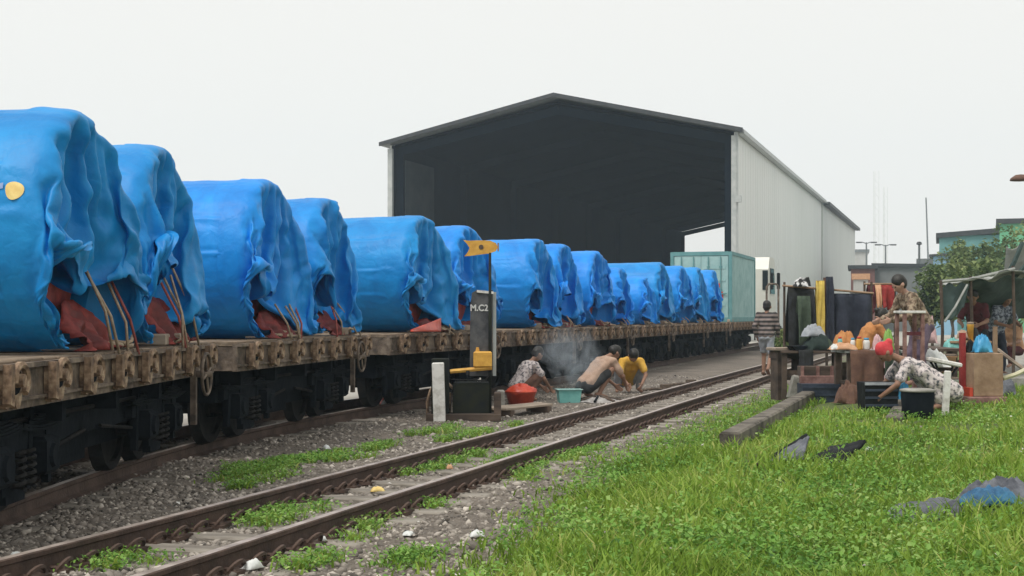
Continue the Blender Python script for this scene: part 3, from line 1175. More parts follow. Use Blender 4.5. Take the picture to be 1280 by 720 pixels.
# ------------------------------------------------------------------ tarped coils
def settle_folds(specs, frames):
    """hang loose cloth over the rim of a drum of radius .86 and let it settle; grids of points, x measured from the rim"""
    R_ = .86
    rc = .22
    made, cloths = [], []
    prof = [(R_, -.5), (R_, -.04), (R_ - .012, -.012), (R_ - .04, 0), (R_ - .07, -.03), (R_ - .08, -.10), (R_ - .10, -rc)] + [(R_ * k / 9, -rc) for k in range(7, 0, -1)] + [(.01, -rc)]
    n_ = 56
    for q, (flap, bend, seed, ca, cb) in enumerate(specs):
        oy = q * 6.0
        vs, fs = [], []
        for r, x in prof:
            for k in range(n_):
                a_ = 2 * math.pi * k / n_
                vs.append((x, oy + r * math.sin(a_), R_ + r * math.cos(a_)))
        for i in range(len(prof) - 1):
            for k in range(n_):
                l = (k + 1) % n_
                fs.append((i * n_ + n_ + k, i * n_ + n_ + l, i * n_ + l, i * n_ + k))
        me = bpy.data.meshes.new('drum')
        me.from_pydata(vs, [], fs)
        o = bpy.data.objects.new('drum', me)
        COL.objects.link(o)
        made.append(o)
        o.modifiers.new('c', 'COLLISION')
        o.collision.thickness_outer, o.collision.thickness_inner, o.collision.cloth_friction = .02, .06, 12
        rnd = random.Random(seed)
        st_, x0, x1 = .045, -.24, flap
        sa, sb = -2.8 * R_, 1.5708 * R_ + .95
        nx, ny = int((x1 - x0) / st_) + 1, int((sb - sa) / st_) + 1
        vs = []
        for i in range(nx):
            for j in range(ny):
                s_ = sa + j / (ny - 1) * (sb - sa) + rnd.uniform(-.004, .004) + .05 * math.sin(i * .06 + seed * 1.7)
                t = min(1, max(0, (s_ / R_ + ca) / cb))
                t = t * t * (3 - 2 * t)
                x = x0 + (.36 + (x1 - x0 - .36) * t) * i / (nx - 1)
                r = R_ + .03 + .16 * max(0, x)
                if s_ <= math.pi / 2 * R_:
                    y, z = r * math.sin(s_ / R_), R_ + r * math.cos(s_ / R_)
                else:
                    y, z = r, R_ - (s_ - math.pi / 2 * R_)
                vs.append((x + rnd.uniform(-.006, .006), oy + y, max(z, .03)))
        fs = [(i * ny + j, i * ny + j + 1, (i + 1) * ny + j + 1, (i + 1) * ny + j) for i in range(nx - 1) for j in range(ny - 1)]
        me = bpy.data.meshes.new('sheet')
        me.from_pydata(vs, [], fs)
        o = bpy.data.objects.new('sheet', me)
        COL.objects.link(o)
        made.append(o)
        vg = o.vertex_groups.new(name='tied')
        vg.add([k for k, v in enumerate(vs) if v[0] < -.005], 1.0, 'REPLACE')
        md = o.modifiers.new('cloth', 'CLOTH')
        c = md.settings
        c.quality, c.mass, c.air_damping = 5, .25, 2.0
        c.tension_stiffness = c.compression_stiffness = 40
        c.shear_stiffness, c.bending_stiffness = 16, bend
        c.tension_damping = c.compression_damping = 12
        c.shear_damping, c.bending_damping = 10, .5
        c.vertex_group_mass = 'tied'
        k = md.collision_settings
        k.collision_quality, k.distance_min, k.use_self_collision, k.self_distance_min, k.friction = 3, .012, True, .012, 5
        md.point_cache.frame_end = frames + 2
        cloths.append((o, nx, ny, oy))
    me = bpy.data.meshes.new('deck')
    me.from_pydata([(-4, -5, -.01), (5, -5, -.01), (5, 30, -.01), (-4, 30, -.01)], [], [(0, 1, 2, 3)])
    o = bpy.data.objects.new('deck', me)
    COL.objects.link(o)
    made.append(o)
    o.modifiers.new('c', 'COLLISION')
    o.collision.thickness_outer, o.collision.cloth_friction = .02, 20
    w_ = bpy.data.objects.new('breeze', None)
    COL.objects.link(w_)
    made.append(w_)
    bpy.context.view_layer.objects.active = w_
    bpy.ops.object.forcefield_toggle()
    w_.field.type, w_.field.strength, w_.field.noise, w_.field.flow, w_.field.seed = 'WIND', 3.0, .6, 1.0, 4
    w_.rotation_euler = Vector((-1, .35, 0)).to_track_quat('Z', 'Y').to_euler()
    SC.frame_start, SC.frame_end = 1, frames
    for f in range(1, frames + 1):
        SC.frame_set(f)
    dg = bpy.context.evaluated_depsgraph_get()
    out_ = []
    for o, nx, ny, oy in cloths:
        me = o.evaluated_get(dg).to_mesh()
        a_ = np.empty(len(me.vertices) * 3, np.float32)
        me.vertices.foreach_get('co', a_)
        a_ = a_.reshape(nx, ny, 3).copy()
        a_[..., 1] -= oy
        out_.append(a_)
    for o in made:
        bpy.data.objects.remove(o, do_unlink=True)
    SC.frame_set(1)
    return out_


FOLD = settle_folds([(1.20, .10, 1, 2.35, .7), (1.36, .12, 2, 2.3, .7), (1.12, .08, 3, 2.4, .6), (1.30, .10, 5, 2.15, .8)], 80)


def blur(a_, n_=4):
    for ax_ in (0, 1):
        pad = [(n_, n_) if q == ax_ else (0, 0) for q in range(2)]
        p_ = np.pad(a_, pad, mode='edge')
        a_ = sum(np.take(p_, range(k, k + a_.shape[ax_]), axis=ax_) for k in range(2 * n_ + 1)) / (2 * n_ + 1)
    return a_


for P_ in FOLD:
    xs = blur(P_[..., 0].astype(float))
    det = P_[..., 0] - xs
    ys = blur(P_[..., 1].astype(float), 3)
    lo = np.where(xs > 0, .13 * (1 - np.exp(-np.maximum(xs, 0) / .13)), xs)
    wgt = np.clip((P_[..., 0] + .0) / .03, 0, 1)
    P_[..., 0] = np.where(P_[..., 0] > 0, P_[..., 0] * (1 - wgt) + (lo + 1.1 * det + .02) * wgt, P_[..., 0])


def tarp_mesh(Rd, W, seed, var=0, spread=.5, stretch=1.0):
    """tarp thrown over a coil lying across the wagon. local x = out to the near side, y = along the train, z up"""
    Rd = Rd - .018
    rs = random.Random(seed)
    off = Vector((seed * 3.1, seed * 1.7, seed * .9))
    H2 = 2 * Rd
    seams = [rs.uniform(-66, -50), rs.uniform(-98, -82), rs.uniform(-34, -20), rs.uniform(-124, -112)]
    wob_ = [rs.uniform(0, 9) for _ in seams]

    def disp(x, y, z):
        ang = math.degrees(math.atan2(y, z - Rd))
        p = Vector((x, y, z))
        d_ = .0055 * mnoise.fractal(p * 1.8 + off, 1.0, 2.0, 4)
        d_ += .008 * math.exp(-(mnoise.noise(Vector((x * 1.6 + ang * .012, ang * .035, seed * 3.0))) / .05) ** 2)
        d_ += .004 * math.sin(ang * .5 + 2.2 * mnoise.noise(p * 1.1 + off)) * (.3 + .7 * abs(mnoise.noise(p * .8 - off)))
        for j, sa in enumerate(seams):
            d = ang - sa - 3.5 * mnoise.noise(Vector((x * 1.2, seed, wob_[j])))
            a_ = (.012, .016, .007, .010)[j]
            d_ += a_ * math.exp(-(d / 1.1) ** 2) - a_ * .9 * math.exp(-((d - 2.0) / 1.0) ** 2)
        # tension folds running diagonally from the rim
        dg = (x - W) * 2.0 + ang / 22.0
        d_ += .008 * max(0, math.sin(dg * 6.5 + mnoise.noise(p * 2 + off) * 2)) ** 3 * math.exp(-((ang + 14) / 20) ** 2) * max(0, min(1, (x + .4) / .5))
        return d_

    mb = MB()
    NP, NA = (150, 30) if seed < 8 else (80, 18)
    xe = W - .15
    rows = []
    for a_ in range(NA):
        t = a_ / (NA - 1)
        x = -W + (xe + W) * t
        row = []
        for q in np.radians(np.linspace(-168, 140, NP)):
            sq, cq = math.sin(q), math.cos(q)
            y, z = Rd * sq, Rd + Rd * cq
            r_ = .004 + .019 * t + disp(x, y, z)
            row.append((x, y + sq * r_, max(.006, z + cq * r_)))
        rows.append(row)
    mb.grid(rows)
    P = FOLD[var]
    sc_ = Rd / .86
    nx, ny, _ = P.shape
    rows = []
    for i in range(nx):
        row = []
        for j in range(ny):
            x, y, z = (float(v) for v in P[i, j])
            y, z = y * sc_, z * sc_
            if x > 0:
                x *= stretch
                q_ = Vector((y * 2.6, z * 1.7, seed * 4.1))
                n1_, n2_ = mnoise.noise(q_), mnoise.noise(Vector((y * 4.5 + z * 2.2, z * 4.0 - y * 1.5, seed * 2.9)))
                x += min(1, x / .03) * (.040 * max(0, 1 - 6 * abs(n1_)) - .030 * max(0, 1 - 6 * abs(n1_ - .16)) + .026 * max(0, 1 - 5 * abs(n2_)))
            dep = max(0., 1 - z / H2)
            ry = y / Rd
            k_ = max(0., min(1., (ry + .1) / 1.0))
            y2 = y + max(0., min(1., (x + .25) / .2)) * spread * Rd * k_ * k_ * dep
            rr = math.hypot(y, z - Rd)
            if x < -.03 and rr > Rd:
                d_ = disp(x + W, y, z) * max(0., min(1., (-x - .03) / .1))
                y2 += y / rr * d_
                z += (z - Rd) / rr * d_
            row.append((x + W, y2, max(z, .012)))
        rows.append(row)
    mb.grid(rows)
    return mb.mesh('tarp', M['tarp'], True), lambda x, q: (lambda r_: (r_ * math.sin(q), Rd + r_ * math.cos(q)))(Rd + .030 * sc_ + .006 + disp(x, Rd * math.sin(q), Rd + Rd * math.cos(q)))


NCO = [0]


def coil(fx, fy, head, D, label, W=.93, mark=False):
    i = NCO[0]
    NCO[0] += 1
    Rd = D / 2
    cx, cy = face_to_centre(fx, fy, head, W)
    root = thing('tarped_coil', label, 'covered coil', (cx, cy, DECKZ), -head, 'coils under blue tarpaulins on the train')
    rs = random.Random(100 + i)
    lift = [.60, .66, .46, .46, .20, .16, .12, .2, .12, .2, .12, .1, .2, .15, .12][i]
    me, surf = tarp_mesh(Rd, W, i + 1, [0, 2, 1, 3, 1, 0, 3, 2, 0, 3, 1, 2, 0, 1, 3][i], [.28, .16, .34, .12, .2, .3, .3, .2, .3, .1, .15, .3, .2, .3, .2][i],
                    [1.0, 1.1, .92, 1.05, .95, 1.1, 1.0, 1.08, .92, 1.0, 1.0, .95, 1.1, .9, 1.0][i])
    tp = link_mesh('tarp', me, root)
    md = tp.modifiers.new('smooth', 'SUBSURF')
    md.levels = md.render_levels = 1
    core = MB()
    r_ = Rd * .93
    ns = 40
    P_ = []
    for (x_, rr) in ((-W + .05, .30 * Rd), (-W + .05, r_ - .03), (-W + .08, r_), (W - .08, r_), (W - .05, r_ - .03), (W - .05, .30 * Rd), (-W + .05, .30 * Rd)):
        P_.append([(x_ - (.20 if x_ > 0 else 0), rr * math.sin(2 * math.pi * k_ / ns), Rd * .955 + rr * math.cos(2 * math.pi * k_ / ns)) for k_ in range(ns + 1)])
    core.grid(P_)
    core.obj('coil_body', M['red'], root, True)
    # tie ropes from under the tarp to the pockets
    for k_ in range(4 if i < 4 else 2):
        y_ = rs.uniform(.0, .95) * Rd
        mb = MB()
        a_ = Vector((W - .02 + rs.uniform(0, .1), y_, lift + rs.uniform(-.1, .05)))
        b_ = Vector((HALF + .04, y_ + rs.uniform(-.25, .3), rs.uniform(-.06, .03)))
        md_ = (a_ + b_) / 2 + Vector((.05, rs.uniform(-.04, .04), -.02))
        mb.tube([a_, md_, b_], .012, 5)
        mb.obj('rope', M['rope'] if k_ % 3 != 2 else M['ropered'], root, True)
    # a heap of slack rope on the deck edge
    if i < 12:
        mb = MB()
        pts = []
        yb = rs.uniform(.75, 1.05) * Rd
        for k_ in range(64):
            t_ = k_ * .33
            pts.append((HALF - .14 + .17 * mnoise.noise(Vector((t_, i * 3.1, 0))) * 1.6, yb + .42 * mnoise.noise(Vector((t_ * .8, i * 2.3, 5))) * 1.7, .022 + .11 * max(0, mnoise.noise(Vector((t_ * 1.1, i, 9))) + .1)))
        mb.tube(pts, .017, 5)
        mb.obj('rope_heap', M['rope'], root, True)
    if i < 9:
        # bunched red wrapping hanging out at the foot of the coil
        mb = MB()
        P4 = []
        for u in np.linspace(0, 1, 22):
            row = []
            for v in np.linspace(0, 1, 14):
                n1 = mnoise.fractal(Vector((u * 3.2, v * 2.4, i * 2.7)), 1, 2, 3)
                hh = (lift * .5 + .10) * (1 - v) * (.45 + .55 * math.sin(math.pi * min(1, u * 1.1)))
                row.append((W - .17 + .24 * v ** .8 + .05 * math.sin(u * 19 + 3 * n1) * (.3 + v) + .05 * n1, (.02 + .98 * u) * Rd + .04 * n1, max(.008, hh + .05 * n1)))
            P4.append(row)
        mb.grid(P4)
        mb.obj('red_wrapping', M['red'], root, True, solid=.006)
    if mark:
        dm = MB()
        P2 = []
        for k_ in range(0, 7):
            row = []
            for j in range(25):
                t = 2 * math.pi * j / 24
                rr = .062 * k_ / 6 * (1 + .06 * math.sin(3 * t + 1))
                y_, z_ = surf(mark[0] + rr * math.cos(t), R(-75.0) + rr * math.sin(t) / Rd)
                row.append((mark[0] + rr * math.cos(t), y_, z_))
            P2.append(row)
        dm.grid(P2)
        o = dm.obj('yellow_mark', M['yellowprint'], root, True)
        o['label'] = 'round yellow mark printed on the tarp'
        for (xa, xb, a0_, a1_) in ((mark[0] - .30, mark[0] - .075, -74.0, -71.5), (mark[0] - .32, mark[0] - .14, -79, -77)):
            d2 = MB()
            P3 = []
            for u in np.linspace(0, 1, 8):
                row = []
                for v in np.linspace(0, 1, 4):
                    y_, z_ = surf(xa + (xb - xa) * u, R(a0_ + (a1_ - a0_) * v + .5 * math.sin(u * 6)))
                    row.append((xa + (xb - xa) * u, y_, z_))
                P3.append(row)
            d2.grid(P3)
            d2.obj('pale_streak', M['paleprint'], root, True)
    return root


CL = ['biggest blue tarped coil at the left edge bearing a yellow mark', 'second blue tarped coil from the left, red wrapping showing under it',
      'third blue tarped coil, broad and creased, just behind the second', 'fourth blue tarped coil with a crumpled end tied over an orange opening',
      'fifth blue tarped coil standing just left of the warehouse front corner', 'sixth blue tarped coil directly behind the yellow indicator arm',
      'seventh blue tarped coil right of the point indicator pole', 'eighth blue tarped coil partly hidden behind the seventh',
      'ninth blue tarped coil, turquoise tinted, near the middle of the row', 'narrow tenth blue coil squeezed behind the ninth',
      'smallest blue tarped coil, standing in front of a taller one', 'tall blue coil rising behind the smallest coil',
      'third blue tarped coil from the far end of the train', 'second last blue tarped coil before the container', 'last blue tarped coil directly before the teal container']
FREE = [(-3.13, 10.05, hA, 1.745, True), (-3.10, 12.25, hA, 1.755, False), (-2.70, 15.45, hB, 1.77, False), (-2.35, 17.75, hB, 1.75, False)]
for (fx, fy, hd, D_, mk) in FREE:
    i = NCO[0]
    coil(fx, fy, hd, D_, CL[i], mark=(.80,) if mk else False)
for (s, D_) in [(19.75, 1.77), (21.75, 1.74), (25.8, 1.73), (27.55, 1.72), (30.4, 1.70), (32.6, 1.40), (35.3, 1.26), (37.5, 1.70), (40.4, 1.70), (43.1, 1.74), (45.9, 1.74)]:
    p = tr(-7.72, s)
    coil(p.x, p.y, TH, D_, CL[NCO[0]], W=.95)

# red cloth corner on the third wagon
rc = MB()
pts = []
for u in np.linspace(0, 1, 9):
    row = []
    for v in np.linspace(0, 1, 6):
        q = at(513 + 38 * u, 414.5 - v * (2 + 15 * u), 19.75 + 1.3 * u + .1 * v)
        row.append((q.x, q.y + .05 * math.sin(u * 7 + v * 3), max(q.z, DECKZ + .004)))
    pts.append(row)
rc.grid(pts)
tag(rc.obj('cloth', M['plastic_red'], None, True, solid=.01), 'orange red cloth wedge lying on the wagon deck beside a coil', 'cloth')

# ------------------------------------------------------------------ container on the last wagon
CP = tr(-8.75, 49.55)
ct = thing('shipping_container', 'teal shipping container with door bars on the last wagon', 'container', (CP.x, CP.y, DECKZ + .004), -TH)
CW, CL_, CH = 2.2, 6.06, 2.5
mb = MB()
for sx in (-1, 1):
    mb.box((sx * (CW / 2 - .06), .06, CH / 2), (.12, .12, CH - .02))
    mb.box((sx * (CW / 2 - .06), CL_ - .06, CH / 2), (.12, .12, CH - .02))
    mb.box((sx * (CW / 2 - .05), CL_ / 2, CH - .06), (.10, CL_ - .242, .12))
    mb.box((sx * (CW / 2 - .05), CL_ / 2, .08), (.10, CL_ - .242, .16))
for y_ in (.05, CL_ - .05):
    mb.box((0, y_, CH - .07), (CW - .242, .1, .14))
    mb.box((0, y_, .08), (CW - .242, .1, .16))
mb.obj('frame', M['tealdark'], ct)


def corr(length, height, n_, amp, M_=None):
    """corrugated sheet in local x (length), z (height)"""
    prof = []
    p_ = length / n_
    for k_ in range(n_):
        x0 = k_ * p_
        prof += [(x0, 0), (x0 + .35 * p_, 0), (x0 + .5 * p_, amp), (x0 + .85 * p_, amp)]
    prof.append((length, 0))
    return prof


for sx in (-1, 1):
    mb = MB()
    pr = corr(CL_ - .26, CH, 22, .035)
    mb.grid([[(sx * (CW / 2 - .03 - a_), .13 + x_, z_) for (x_, a_) in pr] for z_ in (.14, CH - .1)])
    mb.obj('side_panel', M['teal'], ct, solid=.004)
mb = MB()
mb.box((0, CL_ / 2, CH - .035), (CW - .2, CL_ - .2, .03))
mb.obj('top_panel', M['teal'], ct)
mb = MB()
mb.box((0, CL_ - .06, CH / 2), (CW - .25, .04, CH - .29))
mb.obj('end_panel', M['teal'], ct)
for sx in (-1, 1):
    dw = (CW - .26) / 2
    mb = MB()
    mb.box((0, 0, 0), (dw - .012, .05, CH - .30), bev=.008)
    for k_ in range(1, 5):                              # pressed horizontal swages of the door leaf
        z_ = -CH / 2 + .15 + k_ * (CH - .30) / 5
        mb.box((0, -.032, z_), (dw - .2, .02, .06))
    d = mb.obj('door', M['teal'], ct, loc=(sx * dw / 2, .045, CH / 2))
    for bx in (-.22, .22):
        b2 = MB()
        b2.cyl((bx, -.06, -CH / 2 + .18), (bx, -.06, CH / 2 - .18), .022, .022, 8)
        for z_ in (-.75, -.1, .7):
            b2.box((bx, -.045, z_), (.10, .03, .06))
        b2.box((bx + .1, -.075, -.25), (.24, .02, .04))
        b2.obj('locking_bar', M['tealdark'], d)
for sx in (-1,):
    pass
pl = MB().box((.62, .0, .84), (.34, .012, .26)).box((.60, .0, 1.2), (.2, .012, .14))
o = pl.obj('red_placard', M['plastic_red'], ct, loc=(0, .008, .1))
o['label'] = 'small faded red placards on the container door'

# ------------------------------------------------------------------ white truck beyond the container
tp0 = tr(-8.55, 57.6)
tk = thing('truck', 'white truck cab with dark side window behind the teal container', 'truck', (tp0.x, tp0.y, 0), -TH)
mb = MB()
mb.prism([(0, .75), (0, 3.35), (.35, 3.85), (1.9, 3.85), (2.25, 3.0), (2.35, 2.2), (2.4, .75)], -1.05, 1.15, 'yz')
mb.obj('cab', M['cabwhite'], tk)
for sx in (-1.07, 1.17):
    MB().prism([(.5, 2.35), (.5, 3.4), (1.55, 3.4), (1.9, 2.35)], sx - .012, sx + .012, 'yz').obj('side_window', M['glass'], tk)
MB().box((1.02, -.012, 2.9), (.22, .02, .8)).box((-.2, -.012, 2.9), (.9, .02, .7)).obj('rear_window', M['glass'], tk)
MB().box((1.32, 1.95, 2.9), (.12, .18, .7), bev=.03).obj('mirror', M['plastic_black'], tk)
mb = MB()
mb.box((.05, 3.0, .85), (1.0, 6.0, .3))
mb.obj('chassis', M['underframe'], tk)
for y_ in (.9, 4.8):
    for sx in (-1, 1):
        wh = MB()
        wh.cyl((sx * .95 - .13, y_, .5), (sx * .95 + .13, y_, .5), .5, .5, 20)
        wh.obj('wheel', M['rubber'], tk)
# metal hoop rails right of the truck
hp = thing('handrail', 'brown metal hoop rail beside the warehouse wall behind the striped man', 'handrail', at(966, 404, 50) * 1)
hp.location.z = 0
for dx in (0.0,):
    mb = MB()
    x0, x1, zt = -.22, .20, CAMZ + 38 * 50 / F
    mb.tube([(x0, 0, 0), (x0, 0, zt - .1), (x0 + .08, 0, zt), (x1 - .08, 0, zt), (x1, 0, zt - .1), (x1, 0, 0)], .04, 6)
    mb.cyl((x0, 0, 1.4), (x1, 0, 1.4), .03, .03, 6)
    mb.obj('rail_hoop', M['rust'], hp)

# ------------------------------------------------------------------ warehouse
YR = 75.0
WR = -.1516 * YR           # offset of right wall
SR = 1.0013 * YR           # along-track position of the front
WW = .2668 * YR
WL_ = WR - WW
HE = 228 / F * YR + CAMZ   # eaves height
HRG = 275 / F * YR * 1.04 + CAMZ - .22
LEN = 1.18 * YR
wo = tr((WR + WL_) / 2, SR)
wh = thing('warehouse', 'large open ended grey warehouse with pitched roof and dark interior', 'warehouse', (wo.x, wo.y, 0), -TH)
hw_ = WW / 2
S2 = LEN * .555            # where the second section starts


def wallp(name, sx, y0, y1, thick, m_out, m_in, h=HE, proud=0.0):
    mb = MB()
    mb.box((sx * (hw_ + proud - thick / 4), (y0 + y1) / 2, h / 2), (thick / 2, y1 - y0, h), 0)
    mb.box((sx * (hw_ + proud - thick * .75 - .004), (y0 + y1) / 2, h / 2), (thick / 2, y1 - y0 - .01, h - .01), 1)  # inner skin added to carry the painted shade
    # standing ribs of the cladding
    n_ = int((y1 - y0) / 1.0)
    for k_ in range(n_):
        y_ = y0 + (k_ + .5) * (y1 - y0) / n_
        mb.box((sx * (hw_ + proud + .004), y_, h / 2), (.012, .05, h - .03), 0)
    return mb.obj(name, [m_out, m_in], wh)


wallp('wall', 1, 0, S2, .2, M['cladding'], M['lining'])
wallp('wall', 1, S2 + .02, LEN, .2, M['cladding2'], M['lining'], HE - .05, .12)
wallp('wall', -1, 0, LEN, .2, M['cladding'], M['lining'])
sl = math.atan2(HRG - HE, hw_)
for sx in (-1, 1):
    mb = MB()
    ov = .42
    pr = [(sx * (hw_ + ov), HE - ov * math.tan(sl) + .05), (0, HRG + .05), (0, HRG + .22), (sx * (hw_ + ov), HE - ov * math.tan(sl) + .22)]
    mb.prism(pr, -.5, S2, 'xz', 0)
    pr2 = [(p[0] * (1.012 if i in (0, 3) else 1), p[1] - .12) for i, p in enumerate(pr)]
    mb.prism(pr2, S2 + .02, LEN + .3, 'xz', 0)
    mb.obj('roof', M['trim'], wh)
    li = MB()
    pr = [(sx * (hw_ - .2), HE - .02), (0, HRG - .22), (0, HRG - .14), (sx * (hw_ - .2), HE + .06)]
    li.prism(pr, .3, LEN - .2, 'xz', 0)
    li.obj('roof_lining', M['lining'], wh)  # added sheet, shade under the roof put into its colour
    # barge board on the front gable
    fb = MB()
    pr = [(sx * (hw_ + ov + .02), HE - ov * math.tan(sl) + .02), (0, HRG + .02), (0, HRG + .24), (sx * (hw_ + ov + .02), HE - ov * math.tan(sl) + .24)]
    fb.prism(pr, -.62, -.52, 'xz')
    fb.obj('fascia', M['trimdark'], wh)
# dark trim along the second section's eave
MB().box((hw_ + .45, (S2 + LEN) / 2 + .1, HE - .12), (.5, LEN - S2 - .2, .28)).obj('gutter', M['trimdark'], wh)
MB().box((hw_ + .26, S2 / 2, HE + .02), (.34, S2 - .1, .22)).obj('gutter', M['palepost'], wh)
# portal frames
for k_ in range(9):
    y_ = .5 + k_ * (LEN - 1.2) / 8
    mb = MB()
    for sx in (-1, 1):
        mb.box((sx * (hw_ - .45), y_, HE / 2 - .2), (.45, .28, HE - .6))
        p0 = Vector((sx * (hw_ - .3), y_, HE - .35))
        p1 = Vector((0, y_, HRG - .6))
        d = p1 - p0
        rot = Matrix.Rotation(-math.atan2(d.z, d.x), 3, 'Y')
        mb.box((p0 + p1) / 2, (d.length, .25, .5), rot=rot)
    mb.obj('portal_frame', M['lining'], wh)  # frames take the same painted shade
for sx in (-1, 1):
    mb = MB()
    mb.box((sx * (hw_ - .08), -.12, HE / 2 - .05), (.28, .22, HE - .3))
    mb.obj('corner_post', M['palepost'], wh)
mb = MB()
mb.box((hw_ + .05, -.1, HE * .55), (.16, .16, HE * .9))
mb.box((hw_ + .16, -.2, HE * .68), (.3, .3, .35))
mb.obj('downpipe', M['palepost'], wh)
# added pale panel painting daylight onto the left inner wall, first bay
mb = MB()
mb.box((-(hw_ - .72), 2.9, HE / 2 - .3), (.06, 4.6, HE - 1.0))
mb.obj('sheeting', M['liningpale'], wh)
fl = MB()
fl.box((0, LEN / 2, .03), (WW - .5, LEN, .06))
fl.obj('floor_slab', M['concrete'], wh)

# ------------------------------------------------------------------ point indicator
SY = 19.9
sp = at(603, 0, SY)
pi_ = thing('point_indicator', 'point indicator with yellow fishtail arm and lettered plate', 'point indicator', (sp.x, SY, 0.0))


def lx(px):
    return (px - 603) / F * SY


def lz(py):
    return CAMZ - (py - HOR) / F * SY


mb = MB()
mb.cyl((lx(612.5), -.02, .1), (lx(612.5), -.02, lz(316)), .024, .020, 10)
mb.obj('pole', M['black'], pi_, True)
mb = MB()
A = lambda a_, b_: (lx(a_), lz(b_))
out_ = [A(579, 300), A(586, 301), A(600, 300.5), A(613, 301), A(620, 304), A(622.5, 309), A(620, 314), A(612, 317), A(598, 318.5), A(588, 320), A(580.5, 320.5), A(585, 315), A(587, 310), A(584, 305)]
mb.prism(out_, -.035, -.015, 'xz')
mb.obj('fishtail_arm', M['yellow'], pi_)
MB().cyl((lx(601.5), -.036, lz(309)), (lx(601.5), -.044, lz(309)), .035, .033, 14).obj('arm_boss', M['wood'], pi_)
MB().box((lx(622.8), -.025, lz(309)), (.022, .03, .12)).obj('arm_tip', M['woodtan'], pi_)
mb = MB()
out_ = [A(587, 470), A(615, 470), A(616, 362), A(610, 364), A(596, 362.5), A(590, 366), A(588, 380)]
mb.prism(out_, .0, .025, 'xz')
mb.obj('plate', M['darkgrey'], pi_)
mb = MB()
mb.box(((lx(596) + lx(617)) / 2, -.002, lz(365)), (lx(617) - lx(596), .05, .035), rot=Matrix.Rotation(.10, 3, 'Y'))
mb.obj('plate_cap', M['white'], pi_)
mb = MB()
mb.box((lx(618), .06, (lz(365) + lz(470)) / 2), (.05, .05, lz(365) - lz(470)))
mb.obj('back_post', M['palepost'], pi_)
fc = bpy.data.curves.new('t', 'FONT')
fc.body = "M.C2"
fc.size = .125
fc.extrude = .003
fc.offset = .004
fc.align_x = 'CENTER'
fc.space_character = 1.02
fo = bpy.data.objects.new('t', fc)
COL.objects.link(fo)
bpy.context.view_layer.update()
tm = bpy.data.meshes.new_from_object(fo.evaluated_get(bpy.context.evaluated_depsgraph_get()))
bpy.data.objects.remove(fo)
tm.materials.clear()
tm.materials.append(M['lettering'])
link_mesh('lettering', tm, pi_, (lx(599), -.006, lz(388.5)), (R(90), 0, 0)).scale = (.92, 1, 1)
mb = MB()
mb.box(((lx(592) + lx(615)) / 2, -.03, (lz(439) + lz(459)) / 2), (lx(615) - lx(592), .2, lz(439) - lz(459)), bev=.02)
mb.cyl((lx(597), -.03, lz(440)), (lx(597), -.03, lz(434)), .03, .02, 8)
mb.obj('counterweight', M['yellow'], pi_)
mb = MB()
mb.tube([(lx(563), -.08, lz(464)), (lx(590), -.08, lz(461.5)), (lx(615), -.08, lz(459.5))], .034, 6)
mb.obj('throw_lever', M['yellow'], pi_)
mb = MB()
mb.tube([(lx(564), -.06, lz(466)), (lx(564), -.06, lz(474)), (lx(607), -.06, lz(475.5)), (lx(613), -.06, lz(466))], .012, 6)
mb.cyl((lx(585), -.09, lz(463)), (lx(585), -.09, lz(468)), .03, .03, 8)
mb.obj('linkage', M['steel'], pi_)
mb = MB()
mb.box((lx(589), .12, (lz(478) + .06) / 2), (lx(612) - lx(566), .32, lz(478) - .06), bev=.02)
mb.obj('gear_case', M['black'], pi_)
mb = MB()
mb.box((lx(580), .0, .05), (1.05, .5, .09))
mb.box((lx(622), .0, .22), (.10, .3, .36), bev=.015)
mb.obj('base', M['wood'], pi_)
# white post in front
wp = at(548.5, 527, 19.6)
tag(MB().box((0, 0, .41), (.165, .13, .83), rot=Matrix.Rotation(-.03, 3, 'Y'), bev=.012).obj('marker_post', M['white'], None, loc=(wp.x, wp.y, .0)), 'short white marker post beside the point indicator', 'marker post')
bpst = MB()
bpst.box((0, 0, .44), (.25, .10, .88), bev=.015)
tag(bpst.obj('marker_post', M['black'], None, loc=(wp.x + .01, wp.y + .22, .0)), 'black timber post directly behind the white marker post', 'post')
hoop = MB()
for dz_ in (0, .06):
    hoop.tube([(-.2, dz_, 0), (-.21, dz_, .25), (-.16, dz_, .42), (-.05, dz_, .52), (.08, dz_, .52), (.18, dz_, .42), (.22, dz_, .28), (.2, dz_, .18)], .022, 6)
hoop.box((0, .04, .2), (.26, .05, .36))
tag(hoop.obj('steel_hoop', M['rustpale'], None, True, loc=(wp.x + .02, wp.y + .42, 0)), 'rusty curved hoop bracket behind the white marker post', 'bracket')


